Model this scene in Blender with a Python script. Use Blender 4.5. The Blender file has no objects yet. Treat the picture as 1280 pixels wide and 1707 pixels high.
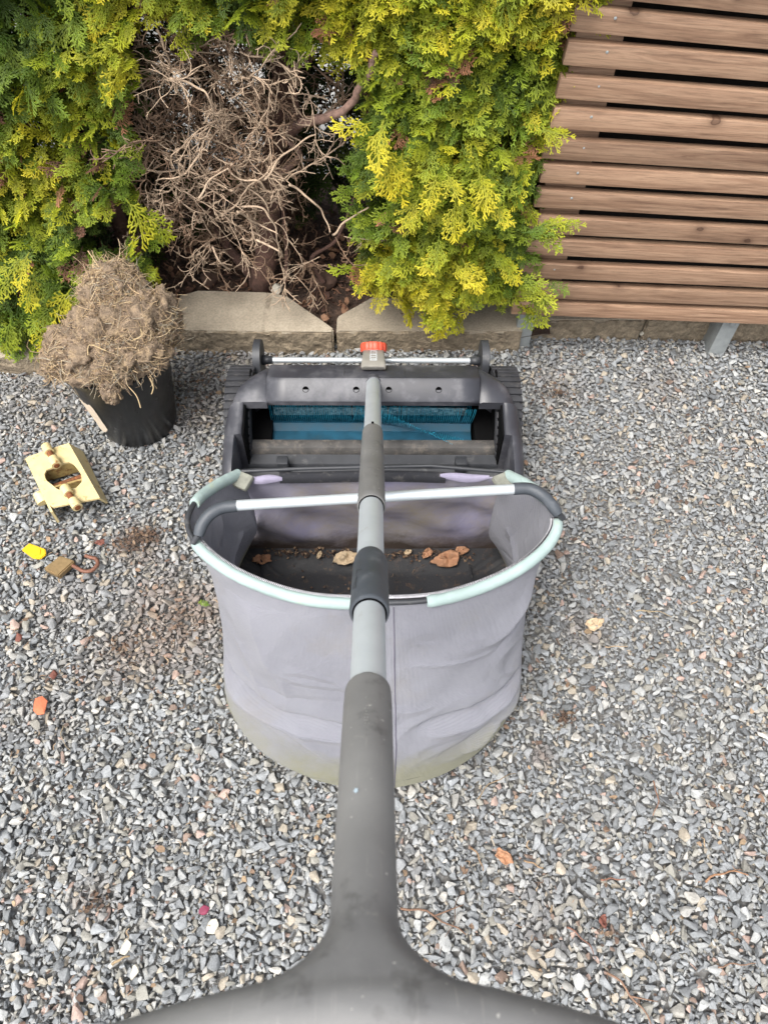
import bpy, bmesh, math, random
import numpy as np
from mathutils import Vector, Matrix, Euler, noise as mnoise
random.seed(7); rng = np.random.default_rng(7)
S = bpy.context.scene
COL = S.collection
R = math.radians

# ------------------------------------------------------------------ camera
H, PITCH, ROLL, FPX = 1.45, R(57), .02, 1283.0
_c, _s = math.cos(PITCH), math.sin(PITCH)
FW = np.array([0, _c, -_s]); U0 = np.array([0, _s, _c]); R0 = np.array([1., 0, 0])
RV = math.cos(ROLL)*R0 + math.sin(ROLL)*U0
UV = math.cos(ROLL)*U0 - math.sin(ROLL)*R0
CP = np.array([0, 0, H])
cd = bpy.data.cameras.new('camera'); cam = bpy.data.objects.new('camera', cd); COL.objects.link(cam)
m = Matrix.Identity(4)
for i in range(3):
    m[i][0], m[i][1], m[i][2], m[i][3] = RV[i], UV[i], -FW[i], CP[i]
cam.matrix_world = m
cd.sensor_fit = 'VERTICAL'; cd.sensor_height = 24; cd.sensor_width = 18
cd.lens = 24*FPX/1707; cd.clip_start = .02; cd.clip_end = 200
cd.dof.use_dof = True; cd.dof.focus_distance = 1.3; cd.dof.aperture_fstop = 8.0
S.camera = cam
S.render.resolution_x, S.render.resolution_y = 767, 1024

def ray(px, py): return FW + (px-640)/FPX*RV + (853.5-py)/FPX*UV
def uz(px, py, z):
    d = ray(px, py); t = (z-H)/d[2]; return CP+t*d
def uY(px, py, Y):
    d = ray(px, py); t = Y/d[1]; return CP+t*d
def pj(P):
    q = np.asarray(P, float)-CP; d = q@FW
    return 640+FPX*(q@RV)/d, 853.5-FPX*(q@UV)/d

# ------------------------------------------------------------------ light
W = bpy.data.worlds.new('World'); S.world = W; W.use_nodes = True
nt = W.node_tree; nt.nodes.clear()
SUN_EL, SUN_AZ = R(58), R(-25)        # high sun behind thin cloud, from the front left
sky = nt.nodes.new('ShaderNodeTexSky'); sky.sky_type = 'NISHITA'; sky.sun_disc = False
sky.sun_elevation = SUN_EL; sky.sun_rotation = SUN_AZ
sky.dust_density = 6; sky.air_density = 1.0; sky.ozone_density = 1.0; sky.altitude = 100
hs = nt.nodes.new('ShaderNodeHueSaturation'); hs.inputs['Saturation'].default_value = .35
bg = nt.nodes.new('ShaderNodeBackground'); bg.inputs[1].default_value = .15
wo = nt.nodes.new('ShaderNodeOutputWorld')
nt.links.new(sky.outputs[0], hs.inputs['Color']); nt.links.new(hs.outputs[0], bg.inputs[0]); nt.links.new(bg.outputs[0], wo.inputs[0])
sl = bpy.data.lights.new('sun', 'SUN'); sl.energy = .95; sl.angle = R(24); sl.color = (1, .965, .91)
so = bpy.data.objects.new('sun', sl); COL.objects.link(so)
sd = Vector((math.sin(SUN_AZ)*math.cos(SUN_EL), math.cos(SUN_AZ)*math.cos(SUN_EL)*-.6, math.sin(SUN_EL)))
so.rotation_euler = sd.to_track_quat('Z', 'Y').to_euler()
sky.sun_rotation = math.atan2(sd.x, sd.y)
S.view_settings.view_transform = 'Standard'; S.view_settings.look = 'None'
S.view_settings.exposure = 1.2; S.view_settings.gamma = 1; S.view_settings.use_curve_mapping = False
S.render.engine = 'CYCLES'
S.cycles.max_bounces = 8

# ------------------------------------------------------------------ materials
def L(h):
    h = h.lstrip('#'); o = []
    for i in (0, 2, 4):
        c = int(h[i:i+2], 16)/255; o.append(c/12.92 if c <= .04045 else ((c+.055)/1.055)**2.4)
    return (o[0], o[1], o[2], 1)
class N:
    def __init__(s, name):
        s.m = bpy.data.materials.new(name); s.m.use_nodes = True; s.t = s.m.node_tree; s.t.nodes.clear()
        s.out = s.n('OutputMaterial'); s.b = s.n('BsdfPrincipled'); s.l(s.b, 0, s.out, 0)
        s.tc = s.n('TexCoord')
    def n(s, k, **kw):
        x = s.t.nodes.new('ShaderNode'+k)
        for a, b in kw.items(): setattr(x, a, b)
        return x
    def l(s, a, i, b, j): s.t.links.new(a.outputs[i], b.inputs[j])
    def noise(s, sc, det=4, rough=.6, vec=None, dist=0):
        x = s.n('TexNoise'); x.inputs['Scale'].default_value = sc; x.inputs['Detail'].default_value = det
        x.inputs['Roughness'].default_value = rough; x.inputs['Distortion'].default_value = dist
        if vec is None: s.l(s.tc, 3, x, 0)
        else: s.l(vec[0], vec[1], x, 0)
        return x
    def ramp(s, a, i, stops):
        x = s.n('ValToRGB'); e = x.color_ramp.elements
        while len(e) > 1: e.remove(e[-1])
        e[0].position = stops[0][0]; e[0].color = stops[0][1]
        for p, c in stops[1:]:
            q = e.new(p); q.color = c
        s.l(a, i, x, 0); return x
    def mix(s, f, a, b, mode='MIX'):
        x = s.n('Mix', data_type='RGBA', blend_type=mode)
        for k, v in ((0, f), (6, a), (7, b)):
            if isinstance(v, tuple) and hasattr(v[0], 'outputs'): s.t.links.new(v[0].outputs[v[1]], x.inputs[k])
            else: x.inputs[k].default_value = v
        return x
    def bump(s, a, i, st, dist=.002):
        x = s.n('Bump'); x.inputs['Strength'].default_value = st; x.inputs['Distance'].default_value = dist
        s.l(a, i, x, 'Height'); s.l(x, 0, s.b, 'Normal'); return x
G = lambda v: (v, v, v, 1)
def M(name, col, rough=.6, var=.25, vs=25, bump=.15, bs=300, metal=0, dirt=None, bdist=.001, spec=None):
    a = N(name); c = L(col) if isinstance(col, str) else col
    n1 = a.noise(vs); r = a.ramp(n1, 0, [(.3, G(1-var)), (.7, G(1+var*.6))])
    mx = a.mix(1, c, (r, 0), 'MULTIPLY'); last = mx
    if dirt:
        dc, ds, lo, hi = dirt
        n2 = a.noise(ds, 8, .7); r2 = a.ramp(n2, 0, [(lo, G(0)), (hi, G(1))])
        last = a.mix((r2, 0), (mx, 2), L(dc))
    a.l(last, 2, a.b, 'Base Color'); a.b.inputs['Roughness'].default_value = rough; a.b.inputs['Metallic'].default_value = metal
    rr = a.ramp(n1, 0, [(.3, G(max(0, rough-.08))), (.7, G(min(1, rough+.12)))]); a.l(rr, 0, a.b, 'Roughness')
    if bump: a.bump(a.noise(bs, 5), 0, bump, bdist)
    if spec is not None: a.b.inputs['Specular IOR Level'].default_value = spec
    return a.m

housing_m = M('black_plastic', '#3c3d43', .38, .3, 9, .2, 900, dirt=('#77777a', 9, .48, .85))
dark_m = M('dark_plastic', '#34363a', .5, .3, 20, .15, 900, dirt=('#6d6c6a', 30, .58, .85))
def grip_mat():
    a = N('grip_plastic'); n1 = a.noise(7, 5, .6); c = a.ramp(n1, 0, [(.3, L('#5c5c5c')), (.5, L('#6c6c6b')), (.72, L('#7b7b79'))])
    n2 = a.noise(55, 6, .75, dist=1.5); f2 = a.ramp(n2, 0, [(.60, G(0)), (.68, G(.35)), (.8, G(.6))]); m1 = a.mix((f2, 0), (c, 0), L('#86857f'))
    mp = a.n('Mapping'); a.l(a.tc, 3, mp, 0); mp.inputs['Scale'].default_value = (260, 22, 22); n3 = a.noise(1, 3, .6, (mp, 0), .5)
    f3 = a.ramp(n3, 0, [(.64, G(0)), (.72, G(.3))]); m2 = a.mix((f3, 0), (m1, 2), L('#8e8d88'))
    n4 = a.noise(240, 2, .5); f4 = a.ramp(n4, 0, [(.73, G(0)), (.77, G(.8))]); m3 = a.mix((f4, 0), (m2, 2), L('#a5a49e'))
    n5 = a.noise(30, 4, .7); f5 = a.ramp(n5, 0, [(.3, G(.5)), (.42, G(0))]); m4 = a.mix((f5, 0), (m3, 2), L('#3c3b3a'))
    a.l(m4, 2, a.b, 'Base Color'); r = a.ramp(n1, 0, [(.3, G(.45)), (.7, G(.62))]); a.l(r, 0, a.b, 'Roughness')
    a.bump(a.noise(1100, 4, .7), 0, .35, .0006); return a.m
grip_m = grip_mat()
sleeve_m = M('sleeve_plastic', '#41464c', .5, .2, 20, .2, 900, dirt=('#6c6f72', 40, .55, .9))
bristlebed_m = M('worn_plastic', '#4a4846', .65, .4, 30, .4, 300, dirt=('#7c746a', 45, .5, .8))
teal_m = M('teal_plastic', '#06445a', .6, .3, 40, .1, 500, dirt=('#20363c', 25, .55, .8))
bristle_m = M('bristle', '#2c9ab8', .3, .3, 60, 0)
orange_m = M('orange_plastic', '#c94f38', .45, .12, 60, .05)
taupe_m = M('grey_bracket', '#8b8880', .5, .12, 60, .1)
tyre_m = M('tyre_rubber', '#2c2d31', .75, .3, 50, .3, 500, dirt=('#5c5854', 60, .55, .85))
white_m = M('white_label', '#d9dee0', .5, .08, 60, .05)
hole_m = M('screw_recess', '#060607', .9, .1, 60, 0, spec=.05)
black_m = M('black_webbing', '#202126', .85, .3, 60, .4, 900, dirt=('#6b6762', 50, .55, .85))
mint_m = M('mint_binding', '#99aba8', .75, .12, 25, .35, 1400, dirt=('#a9b082', 12, .58, .8))
seam_m = M('seam_thread', '#5f5d68', .85, .2, 60, .3)
lav_m = M('lavender_webbing', '#8d889c', .8, .15, 60, .4, 1400)
zip_m = M('hem_tape', '#b4b3b8', .8, .3, 200, .5, 900)
pot_m = M('pot_plastic', '#17181a', .33, .3, 30, .1, 600, dirt=('#4a4640', 18, .6, .9))
pot_label_m = M('pot_label', '#cfc0ab', .6, .12, 60, .05)
cream_m = M('cream_paint', '#cfbd8c', .45, .12, 40, .12, 300, dirt=('#8b5a2c', 45, .58, .68))
oldcream_m = M('grimy_cream_paint', '#a38d58', .6, .25, 60, .3, 300, dirt=('#6e4a28', 70, .48, .62))
rust_m = M('rusty_steel', '#6f4326', .75, .4, 150, .6, 600, dirt=('#a9672f', 200, .5, .7))
yellow_m = M('yellow_plastic', '#d9ae1c', .4, .1, 60, .1)
brass_m = M('tarnished_brass', '#927b58', .4, .2, 120, .2, 500, .45, dirt=('#6b5638', 60, .52, .8))
shackle_m = M('rusty_shackle', '#7a5444', .6, .35, 200, .4, 500, .35)
galv_m = M('galvanised_steel', '#979c9c', .55, .15, 60, .15, 400, .2)
bark_m = M('thuja_bark', '#6b5147', .9, .4, 60, .8, 220, bdist=.004)
branch_m = M('branch_bark', '#8a6f63', .85, .35, 120, .7, 300, bdist=.002)
brick_m = M('brick_fragment', '#b8694a', .85, .2, 150, .5, 300)
darkred_m = M('dark_red_stone', '#71463b', .8, .25, 150, .5, 300)
purple_m = M('purple_fragment', '#7d2e48', .5, .2, 150, .3, 300)
palestone_m = M('pale_stone', '#b9b4a6', .75, .2, 120, .5, 300)
concrete_dark = M('dark_stained_board', '#191614', .9, .3, 10, .3, 100)  # boards behind the fence, dark by their own stain

def metal_tube():
    a = N('anodised_aluminium'); a.b.inputs['Metallic'].default_value = .35
    n1 = a.noise(14, 6, .65); r = a.ramp(n1, 0, [(.3, L('#b2b9bd')), (.7, L('#c0c7cb'))])
    n2 = a.noise(35, 5, .7); d = a.ramp(n2, 0, [(.62, G(0)), (.8, G(.5))])
    mx = a.mix((d, 0), (r, 0), L('#8e8579')); a.l(mx, 2, a.b, 'Base Color')
    a.b.inputs['Roughness'].default_value = .42
    a.bump(a.noise(1500, 3), 0, .06, .0005); return a.m
alu_m = metal_tube()

def fabric():
    a = N('bag_mesh_fabric')
    sx = a.n('SeparateXYZ'); a.l(a.tc, 3, sx, 0)
    n0 = a.noise(5, 5, .6); base = a.ramp(n0, 0, [(.3, L('#85868f')), (.7, L('#9798a0'))])
    # mould and soil along the foot of the bag
    zz = a.n('MapRange'); a.l(sx, 2, zz, 0); zz.inputs[1].default_value = .155; zz.inputs[2].default_value = .0
    nd = a.noise(9, 8, .7)
    ad = a.n('Math', operation='MULTIPLY_ADD'); a.l(nd, 0, ad, 0); ad.inputs[1].default_value = 1.1; ad.inputs[2].default_value = -.5
    sm = a.n('Math', operation='ADD', use_clamp=True); a.l(ad, 0, sm, 0); a.l(zz, 0, sm, 1)
    f1 = a.ramp(sm, 0, [(.2, G(0)), (.7, G(.95))])
    m1 = a.mix((f1, 0), (base, 0), L('#86856a'))
    nb = a.noise(6, 6, .7); fb = a.ramp(nb, 0, [(.56, G(0)), (.78, G(.5))])
    m2 = a.mix((fb, 0), (m1, 2), L('#8f8a80'))
    ng = a.noise(42, 4, .6); fg = a.ramp(ng, 0, [(.66, G(0)), (.8, G(.45))])
    fgz = a.n('Math', operation='MULTIPLY'); a.l(fg, 0, fgz, 0); a.l(f1, 0, fgz, 1)
    m3 = a.mix((fgz, 0), (m2, 2), L('#5f6b3c'))
    a.l(m3, 2, a.b, 'Base Color'); a.b.inputs['Roughness'].default_value = .8
    a.b.inputs['Sheen Weight'].default_value = .25
    # woven grid relief
    wv = a.n('TexWave', wave_type='BANDS', bands_direction='Z'); wv.inputs['Scale'].default_value = 150; a.l(a.tc, 3, wv, 0)
    wx = a.n('TexWave', wave_type='BANDS', bands_direction='X'); wx.inputs['Scale'].default_value = 150; a.l(a.tc, 3, wx, 0)
    ws = a.n('Math', operation='ADD'); a.l(wv, 1, ws, 0); a.l(wx, 1, ws, 1)
    b1 = a.bump(ws, 0, .5, .0012)
    nf = a.noise(9, 5, .55, dist=1.2); b2 = a.bump(nf, 0, .45, .012); a.l(b1, 0, b2, 'Normal')
    tr = a.n('BsdfTranslucent'); a.l(m3, 2, tr, 0); ms = a.n('MixShader'); ms.inputs[0].default_value = .30
    a.l(a.b, 0, ms, 1); a.l(tr, 0, ms, 2); a.l(ms, 0, a.out, 0)
    return a.m
fabric_m = fabric()
def inner_fabric():
    a = N('bag_back_fabric'); sx = a.n('SeparateXYZ'); a.l(a.tc, 3, sx, 0)
    n0 = a.noise(6, 5, .6); base = a.ramp(n0, 0, [(.3, L('#86839a')), (.7, L('#a5a2ab'))])
    n1 = a.noise(4, 6, .7); f = a.ramp(n1, 0, [(.42, G(0)), (.62, G(.85))]); m1 = a.mix((f, 0), (base, 0), L('#958b74'))
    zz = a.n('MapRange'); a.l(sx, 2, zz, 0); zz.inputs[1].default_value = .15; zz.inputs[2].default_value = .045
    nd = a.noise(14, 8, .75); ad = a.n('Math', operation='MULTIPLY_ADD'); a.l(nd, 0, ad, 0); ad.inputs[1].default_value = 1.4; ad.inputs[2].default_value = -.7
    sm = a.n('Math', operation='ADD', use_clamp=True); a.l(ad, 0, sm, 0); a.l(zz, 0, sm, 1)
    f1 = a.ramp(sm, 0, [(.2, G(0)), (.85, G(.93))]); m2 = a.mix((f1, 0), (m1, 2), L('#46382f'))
    a.l(m2, 2, a.b, 'Base Color'); a.b.inputs['Roughness'].default_value = .85
    a.bump(a.noise(9, 5, .6, dist=1), 0, .3, .012); return a.m
inner_m = inner_fabric()
floor_m = M('bag_floor_sheet', '#1b1c20', .6, .4, 30, .5, 250, dirt=('#54402f', 70, .55, .75))

def local_vec(a, sc=1.0):
    ob = a.n('ObjectInfo'); mu = a.n('Math', operation='MULTIPLY'); a.l(ob, 5, mu, 0); mu.inputs[1].default_value = 60
    mp = a.n('Mapping'); a.l(a.tc, 3, mp, 0); cx = a.n('CombineXYZ'); a.l(mu, 0, cx, 0); a.l(mu, 0, cx, 1); a.l(cx, 0, mp, 'Location'); mp.inputs['Scale'].default_value = (sc, sc, sc)
    return (mp, 0)
def stone_mat():
    a = N('gravel_stone'); v = local_vec(a)
    at = a.n('Attribute', attribute_type='INSTANCER', attribute_name='tint')
    n1 = a.noise(1.5, 6, .75, v, .6); r = a.ramp(n1, 0, [(.30, G(.66)), (.46, G(.94)), (.58, G(1.06)), (.72, G(1.28))])
    mx = a.mix(1, (at, 0), (r, 0), 'MULTIPLY')
    n2 = a.noise(5, 4, .8, v); r2 = a.ramp(n2, 0, [(.36, G(.62)), (.47, G(1)), (.66, G(1.12))]); m2 = a.mix(.85, (mx, 2), (r2, 0), 'MULTIPLY')
    a.l(m2, 2, a.b, 'Base Color'); a.b.inputs['Roughness'].default_value = .75
    a.bump(a.noise(3.5, 5, .7, v), 0, .55, .0012); return a.m
stone_m = stone_mat()
def plain_inst(name, rough=.8):
    a = N(name); at = a.n('Attribute', attribute_type='INSTANCER', attribute_name='tint')
    n1 = a.noise(2, 4, .7, local_vec(a)); r = a.ramp(n1, 0, [(.3, G(.7)), (.7, G(1.25))]); mx = a.mix(1, (at, 0), (r, 0), 'MULTIPLY')
    a.l(mx, 2, a.b, 'Base Color'); a.b.inputs['Roughness'].default_value = rough; return a.m
litter_m = plain_inst('litter')
def leaf_mat():
    a = N('thuja_foliage')
    at = a.n('Attribute', attribute_type='INSTANCER', attribute_name='tint')
    tp = a.n('Attribute', attribute_type='GEOMETRY', attribute_name='tip')
    tipc = a.mix(.5, (at, 0), L('#c9cf2e'), 'MIX')
    tm = a.n('Math', operation='MULTIPLY'); a.l(tp, 2, tm, 0); tm.inputs[1].default_value = .55
    hs_ = a.n('HueSaturation'); hs_.inputs['Value'].default_value = 1.75; hs_.inputs['Hue'].default_value = .48; a.l(at, 0, hs_, 'Color')
    lo = a.mix(1, (at, 0), (.62, .72, .7, 1), 'MULTIPLY'); tm.inputs[1].default_value = .95
    mx = a.mix((tm, 0), (lo, 2), (hs_, 0))
    n1 = a.noise(5, 4, .65, local_vec(a)); r = a.ramp(n1, 0, [(.3, G(.66)), (.7, G(1.25))]); m2 = a.mix(1, (mx, 2), (r, 0), 'MULTIPLY')
    a.l(m2, 2, a.b, 'Base Color'); a.b.inputs['Roughness'].default_value = .55
    a.b.inputs['Specular IOR Level'].default_value = .35
    tr = a.n('BsdfTranslucent'); a.l(m2, 2, tr, 0); ms = a.n('MixShader'); ms.inputs[0].default_value = .3
    a.l(a.b, 0, ms, 1); a.l(tr, 0, ms, 2); a.l(ms, 0, a.out, 0); return a.m
leaf_m = leaf_mat()

def ground_mat(name, cols, sc, bd=.008):
    a = N(name); v = a.n('TexVoronoi'); v.inputs['Scale'].default_value = sc; a.l(a.tc, 3, v, 0)
    r = a.ramp(v, 1, [(0, L(cols[0])), (.5, L(cols[1])), (1, L(cols[2]))])
    n2 = a.noise(sc*.2, 6); r2 = a.ramp(n2, 0, [(.3, G(.6)), (.7, G(1.1))]); mx = a.mix(1, (r, 0), (r2, 0), 'MULTIPLY')
    a.l(mx, 2, a.b, 'Base Color'); a.b.inputs['Roughness'].default_value = .9; a.bump(v, 0, .8, bd); return a.m
gravelbase_m = ground_mat('gravel_ground', ('#6a6865', '#7b7a78', '#8d8d8c'), 90)
soil_m = M('garden_soil', '#43342b', .95, .45, 25, 1, 120, dirt=('#6e5646', 60, .5, .75), bdist=.01)

def kerb_mat():
    a = N('concrete_stone'); n1 = a.noise(5, 8, .65); c = a.ramp(n1, 0, [(.3, L('#8e8474')), (.6, L('#a79c8a')), (.8, L('#b5ab99'))])
    n2 = a.noise(180, 4, .7); r2 = a.ramp(n2, 0, [(.3, G(.72)), (.6, G(1.08))]); m1 = a.mix(1, (c, 0), (r2, 0), 'MULTIPLY')
    n3 = a.noise(13, 7, .7); f = a.ramp(n3, 0, [(.55, G(0)), (.75, G(.55))]); m2 = a.mix((f, 0), (m1, 2), L('#777060'))
    a.l(m2, 2, a.b, 'Base Color'); a.b.inputs['Roughness'].default_value = .9; a.bump(a.noise(140, 6, .7), 0, .5, .003); return a.m
kerb_m = kerb_mat()
rough_m = M('split_stone_face', '#8d806c', .95, .4, 60, 1, 90, dirt=('#5e5040', 35, .52, .8), bdist=.01)

def wood_mat():
    a = N('brown_stained_wood'); ob = a.n('ObjectInfo')
    sc = a.n('Mapping'); a.l(a.tc, 3, sc, 0); sc.inputs['Scale'].default_value = (1.2, 26, 26)
    cx = a.n('CombineXYZ'); mu = a.n('Math', operation='MULTIPLY'); a.l(ob, 5, mu, 0); mu.inputs[1].default_value = 40
    a.l(mu, 0, cx, 0); a.l(mu, 0, cx, 1); a.l(mu, 0, cx, 2); a.l(cx, 0, sc, 'Location')
    n1 = a.noise(3.2, 7, .6, (sc, 0), 1.2)
    c = a.ramp(n1, 0, [(.25, L('#654b3a')), (.45, L('#866a55')), (.6, L('#997d66')), (.8, L('#7a5e4b'))])
    n2 = a.noise(16, 4, .7, (sc, 0)); r2 = a.ramp(n2, 0, [(.38, G(.74)), (.5, G(1)), (.7, G(1.08))]); m1 = a.mix(1, (c, 0), (r2, 0), 'MULTIPLY')
    # knots
    ks = a.n('Mapping'); a.l(a.tc, 3, ks, 0); ks.inputs['Scale'].default_value = (9.5, 4, 13); a.l(cx, 0, ks, 'Location')
    v = a.n('TexVoronoi'); v.inputs['Scale'].default_value = 1; a.l(ks, 0, v, 0)
    nk = a.noise(60, 3, .6); ak = a.n('Math', operation='MULTIPLY_ADD'); a.l(nk, 0, ak, 0); ak.inputs[1].default_value = .1; a.l(v, 0, ak, 2)
    k = a.ramp(ak, 0, [(.10, G(.7)), (.135, G(.9)), (.15, G(.45)), (.22, G(.16)), (.34, G(0))]); m2 = a.mix((k, 0), (m1, 2), L('#3d2518'))
    rv = a.n('Math', operation='MULTIPLY_ADD'); a.l(ob, 5, rv, 0); rv.inputs[1].default_value = .34; rv.inputs[2].default_value = .80
    hv = a.n('HueSaturation'); a.l(m2, 2, hv, 'Color'); a.l(rv, 0, hv, 'Value')
    a.l(hv, 0, a.b, 'Base Color'); a.b.inputs['Roughness'].default_value = .6; a.bump(n1, 0, .25, .001); return a.m
wood_m = wood_mat()
heap_m = M('dry_turf_soil', '#927f6a', 1, .45, 60, 1, 160, dirt=('#a08a6a', 30, .5, .7), bdist=.012)
def straw_mat():
    a = N('dry_grass'); at = a.n('Attribute', attribute_type='GEOMETRY', attribute_name='tint'); a.l(at, 0, a.b, 'Base Color')
    a.b.inputs['Roughness'].default_value = .7; return a.m
straw_m = straw_mat()

# ------------------------------------------------------------------ mesh helpers
def tag(o, label=None, cat=None, group=None, kind=None):
    if label: o['label'] = label
    if cat: o['category'] = cat
    if group: o['group'] = group
    if kind: o['kind'] = kind
    return o
def empty(name, loc=(0, 0, 0), rz=0, **k):
    o = bpy.data.objects.new(name, None); COL.objects.link(o); o.location = loc; o.rotation_euler = (0, 0, rz)
    o.empty_display_size = .05; return tag(o, **k)
def obj(name, V, F, mat, parent=None, smooth=True, loc=(0, 0, 0), rot=(0, 0, 0), auto=None):
    me = bpy.data.meshes.new(name); me.from_pydata([tuple(map(float, v)) for v in V], [], [tuple(map(int, f)) for f in F])
    me.materials.append(mat)
    bm = bmesh.new(); bm.from_mesh(me); bmesh.ops.recalc_face_normals(bm, faces=bm.faces); bm.to_mesh(me); bm.free()
    if smooth: me.polygons.foreach_set('use_smooth', [True]*len(me.polygons))
    if auto: me.set_sharp_from_angle(angle=R(auto))
    o = bpy.data.objects.new(name, me); COL.objects.link(o); o.location = loc; o.rotation_euler = rot
    if parent: o.parent = parent
    return o
def bmobj(name, bm, mat, parent=None, auto=35, loc=(0, 0, 0), rot=(0, 0, 0)):
    me = bpy.data.meshes.new(name); bmesh.ops.recalc_face_normals(bm, faces=bm.faces); bm.to_mesh(me); bm.free()
    me.materials.append(mat); me.polygons.foreach_set('use_smooth', [True]*len(me.polygons))
    if auto: me.set_sharp_from_angle(angle=R(auto))
    o = bpy.data.objects.new(name, me); COL.objects.link(o); o.location = loc; o.rotation_euler = rot
    if parent: o.parent = parent
    return o
def spline(P, n, closed=False):
    P = np.asarray(P, float); k = len(P); out = []
    segs = k if closed else k-1
    for i in range(segs):
        if closed: a, b, c, d = P[(i-1) % k], P[i], P[(i+1) % k], P[(i+2) % k]
        else: a, b, c, d = P[max(i-1, 0)], P[i], P[i+1], P[min(i+2, k-1)]
        for t in np.arange(n)/n:
            out.append(.5*((2*b)+(-a+c)*t+(2*a-5*b+4*c-d)*t*t+(-a+3*b-3*c+d)*t**3))
    if not closed: out.append(P[-1])
    return np.array(out)
def tube_geo(P, r, n=12, caps=True, flat=1.0):
    P = np.asarray(P, float); k = len(P); rr = np.full(k, r, float) if np.isscalar(r) else np.asarray(r, float)
    T = np.gradient(P, axis=0); T /= np.linalg.norm(T, axis=1)[:, None]+1e-12
    up = np.array([0, 0, 1.]) if abs(T[0][2]) < .9 else np.array([1., 0, 0])
    V = []; F = []; nrm = up-(up@T[0])*T[0]; nrm /= np.linalg.norm(nrm)
    for i in range(k):
        nrm = nrm-(nrm@T[i])*T[i]; nrm /= np.linalg.norm(nrm)+1e-12; b = np.cross(T[i], nrm)
        for j in range(n):
            a = 2*math.pi*j/n; V.append(P[i]+rr[i]*(math.cos(a)*nrm*flat+math.sin(a)*b))
    for i in range(k-1):
        for j in range(n): F.append((i*n+j, i*n+(j+1) % n, (i+1)*n+(j+1) % n, (i+1)*n+j))
    if caps: F.append(tuple(range(n))[::-1]); F.append(tuple((k-1)*n+j for j in range(n)))
    return V, F
def tube(name, P, r, mat, parent=None, n=16, auto=50, flat=1.0, **k):
    V, F = tube_geo(P, r, n, True, flat); return obj(name, V, F, mat, parent, auto=auto, **k)
def box_bm(bm, c, s, rot=None, bev=0):
    r = bmesh.ops.create_cube(bm, size=1)['verts']
    bmesh.ops.scale(bm, vec=s, verts=r)
    if bev:
        ed = list({e for v in r for e in v.link_edges})
        q = bmesh.ops.bevel(bm, geom=ed, offset=bev, segments=2, profile=.6, affect='EDGES'); r = list({v for f in q['faces'] for v in f.verts} | {v for v in r if v.is_valid})
        r = [v for v in r if v.is_valid]
        # all verts of this island
        seen = set(r); st = list(r)
        while st:
            v = st.pop()
            for e in v.link_edges:
                w = e.other_vert(v)
                if w not in seen: seen.add(w); st.append(w)
        r = list(seen)
    if rot is not None: bmesh.ops.rotate(bm, cent=(0, 0, 0), matrix=Euler(rot).to_matrix(), verts=r)
    bmesh.ops.translate(bm, vec=c, verts=r)
def boxo(name, c, s, mat, parent=None, rot=None, bev=.002):
    bm = bmesh.new(); box_bm(bm, (0, 0, 0), s, None, bev); return bmobj(name, bm, mat, parent, loc=c, rot=rot or (0, 0, 0))
def revolve_geo(prof, n=40):
    V = []; F = []
    for r_, z in prof:
        for j in range(n):
            a = 2*math.pi*j/n; V.append((r_*math.cos(a), r_*math.sin(a), z))
    for i in range(len(prof)-1):
        for j in range(n): F.append((i*n+j, i*n+(j+1) % n, (i+1)*n+(j+1) % n, (i+1)*n+j))
    return V, F
def grid_faces(nu, nv, closed_u=False):
    F = []
    for i in range(nv-1):
        for j in range(nu if closed_u else nu-1): F.append((i*nu+j, i*nu+(j+1) % nu, (i+1)*nu+(j+1) % nu, (i+1)*nu+j))
    return F
def fnoise(p, s, seed=0): return mnoise.noise(Vector((p[0]*s+seed, p[1]*s-seed, p[2]*s+seed*.7)))

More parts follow.
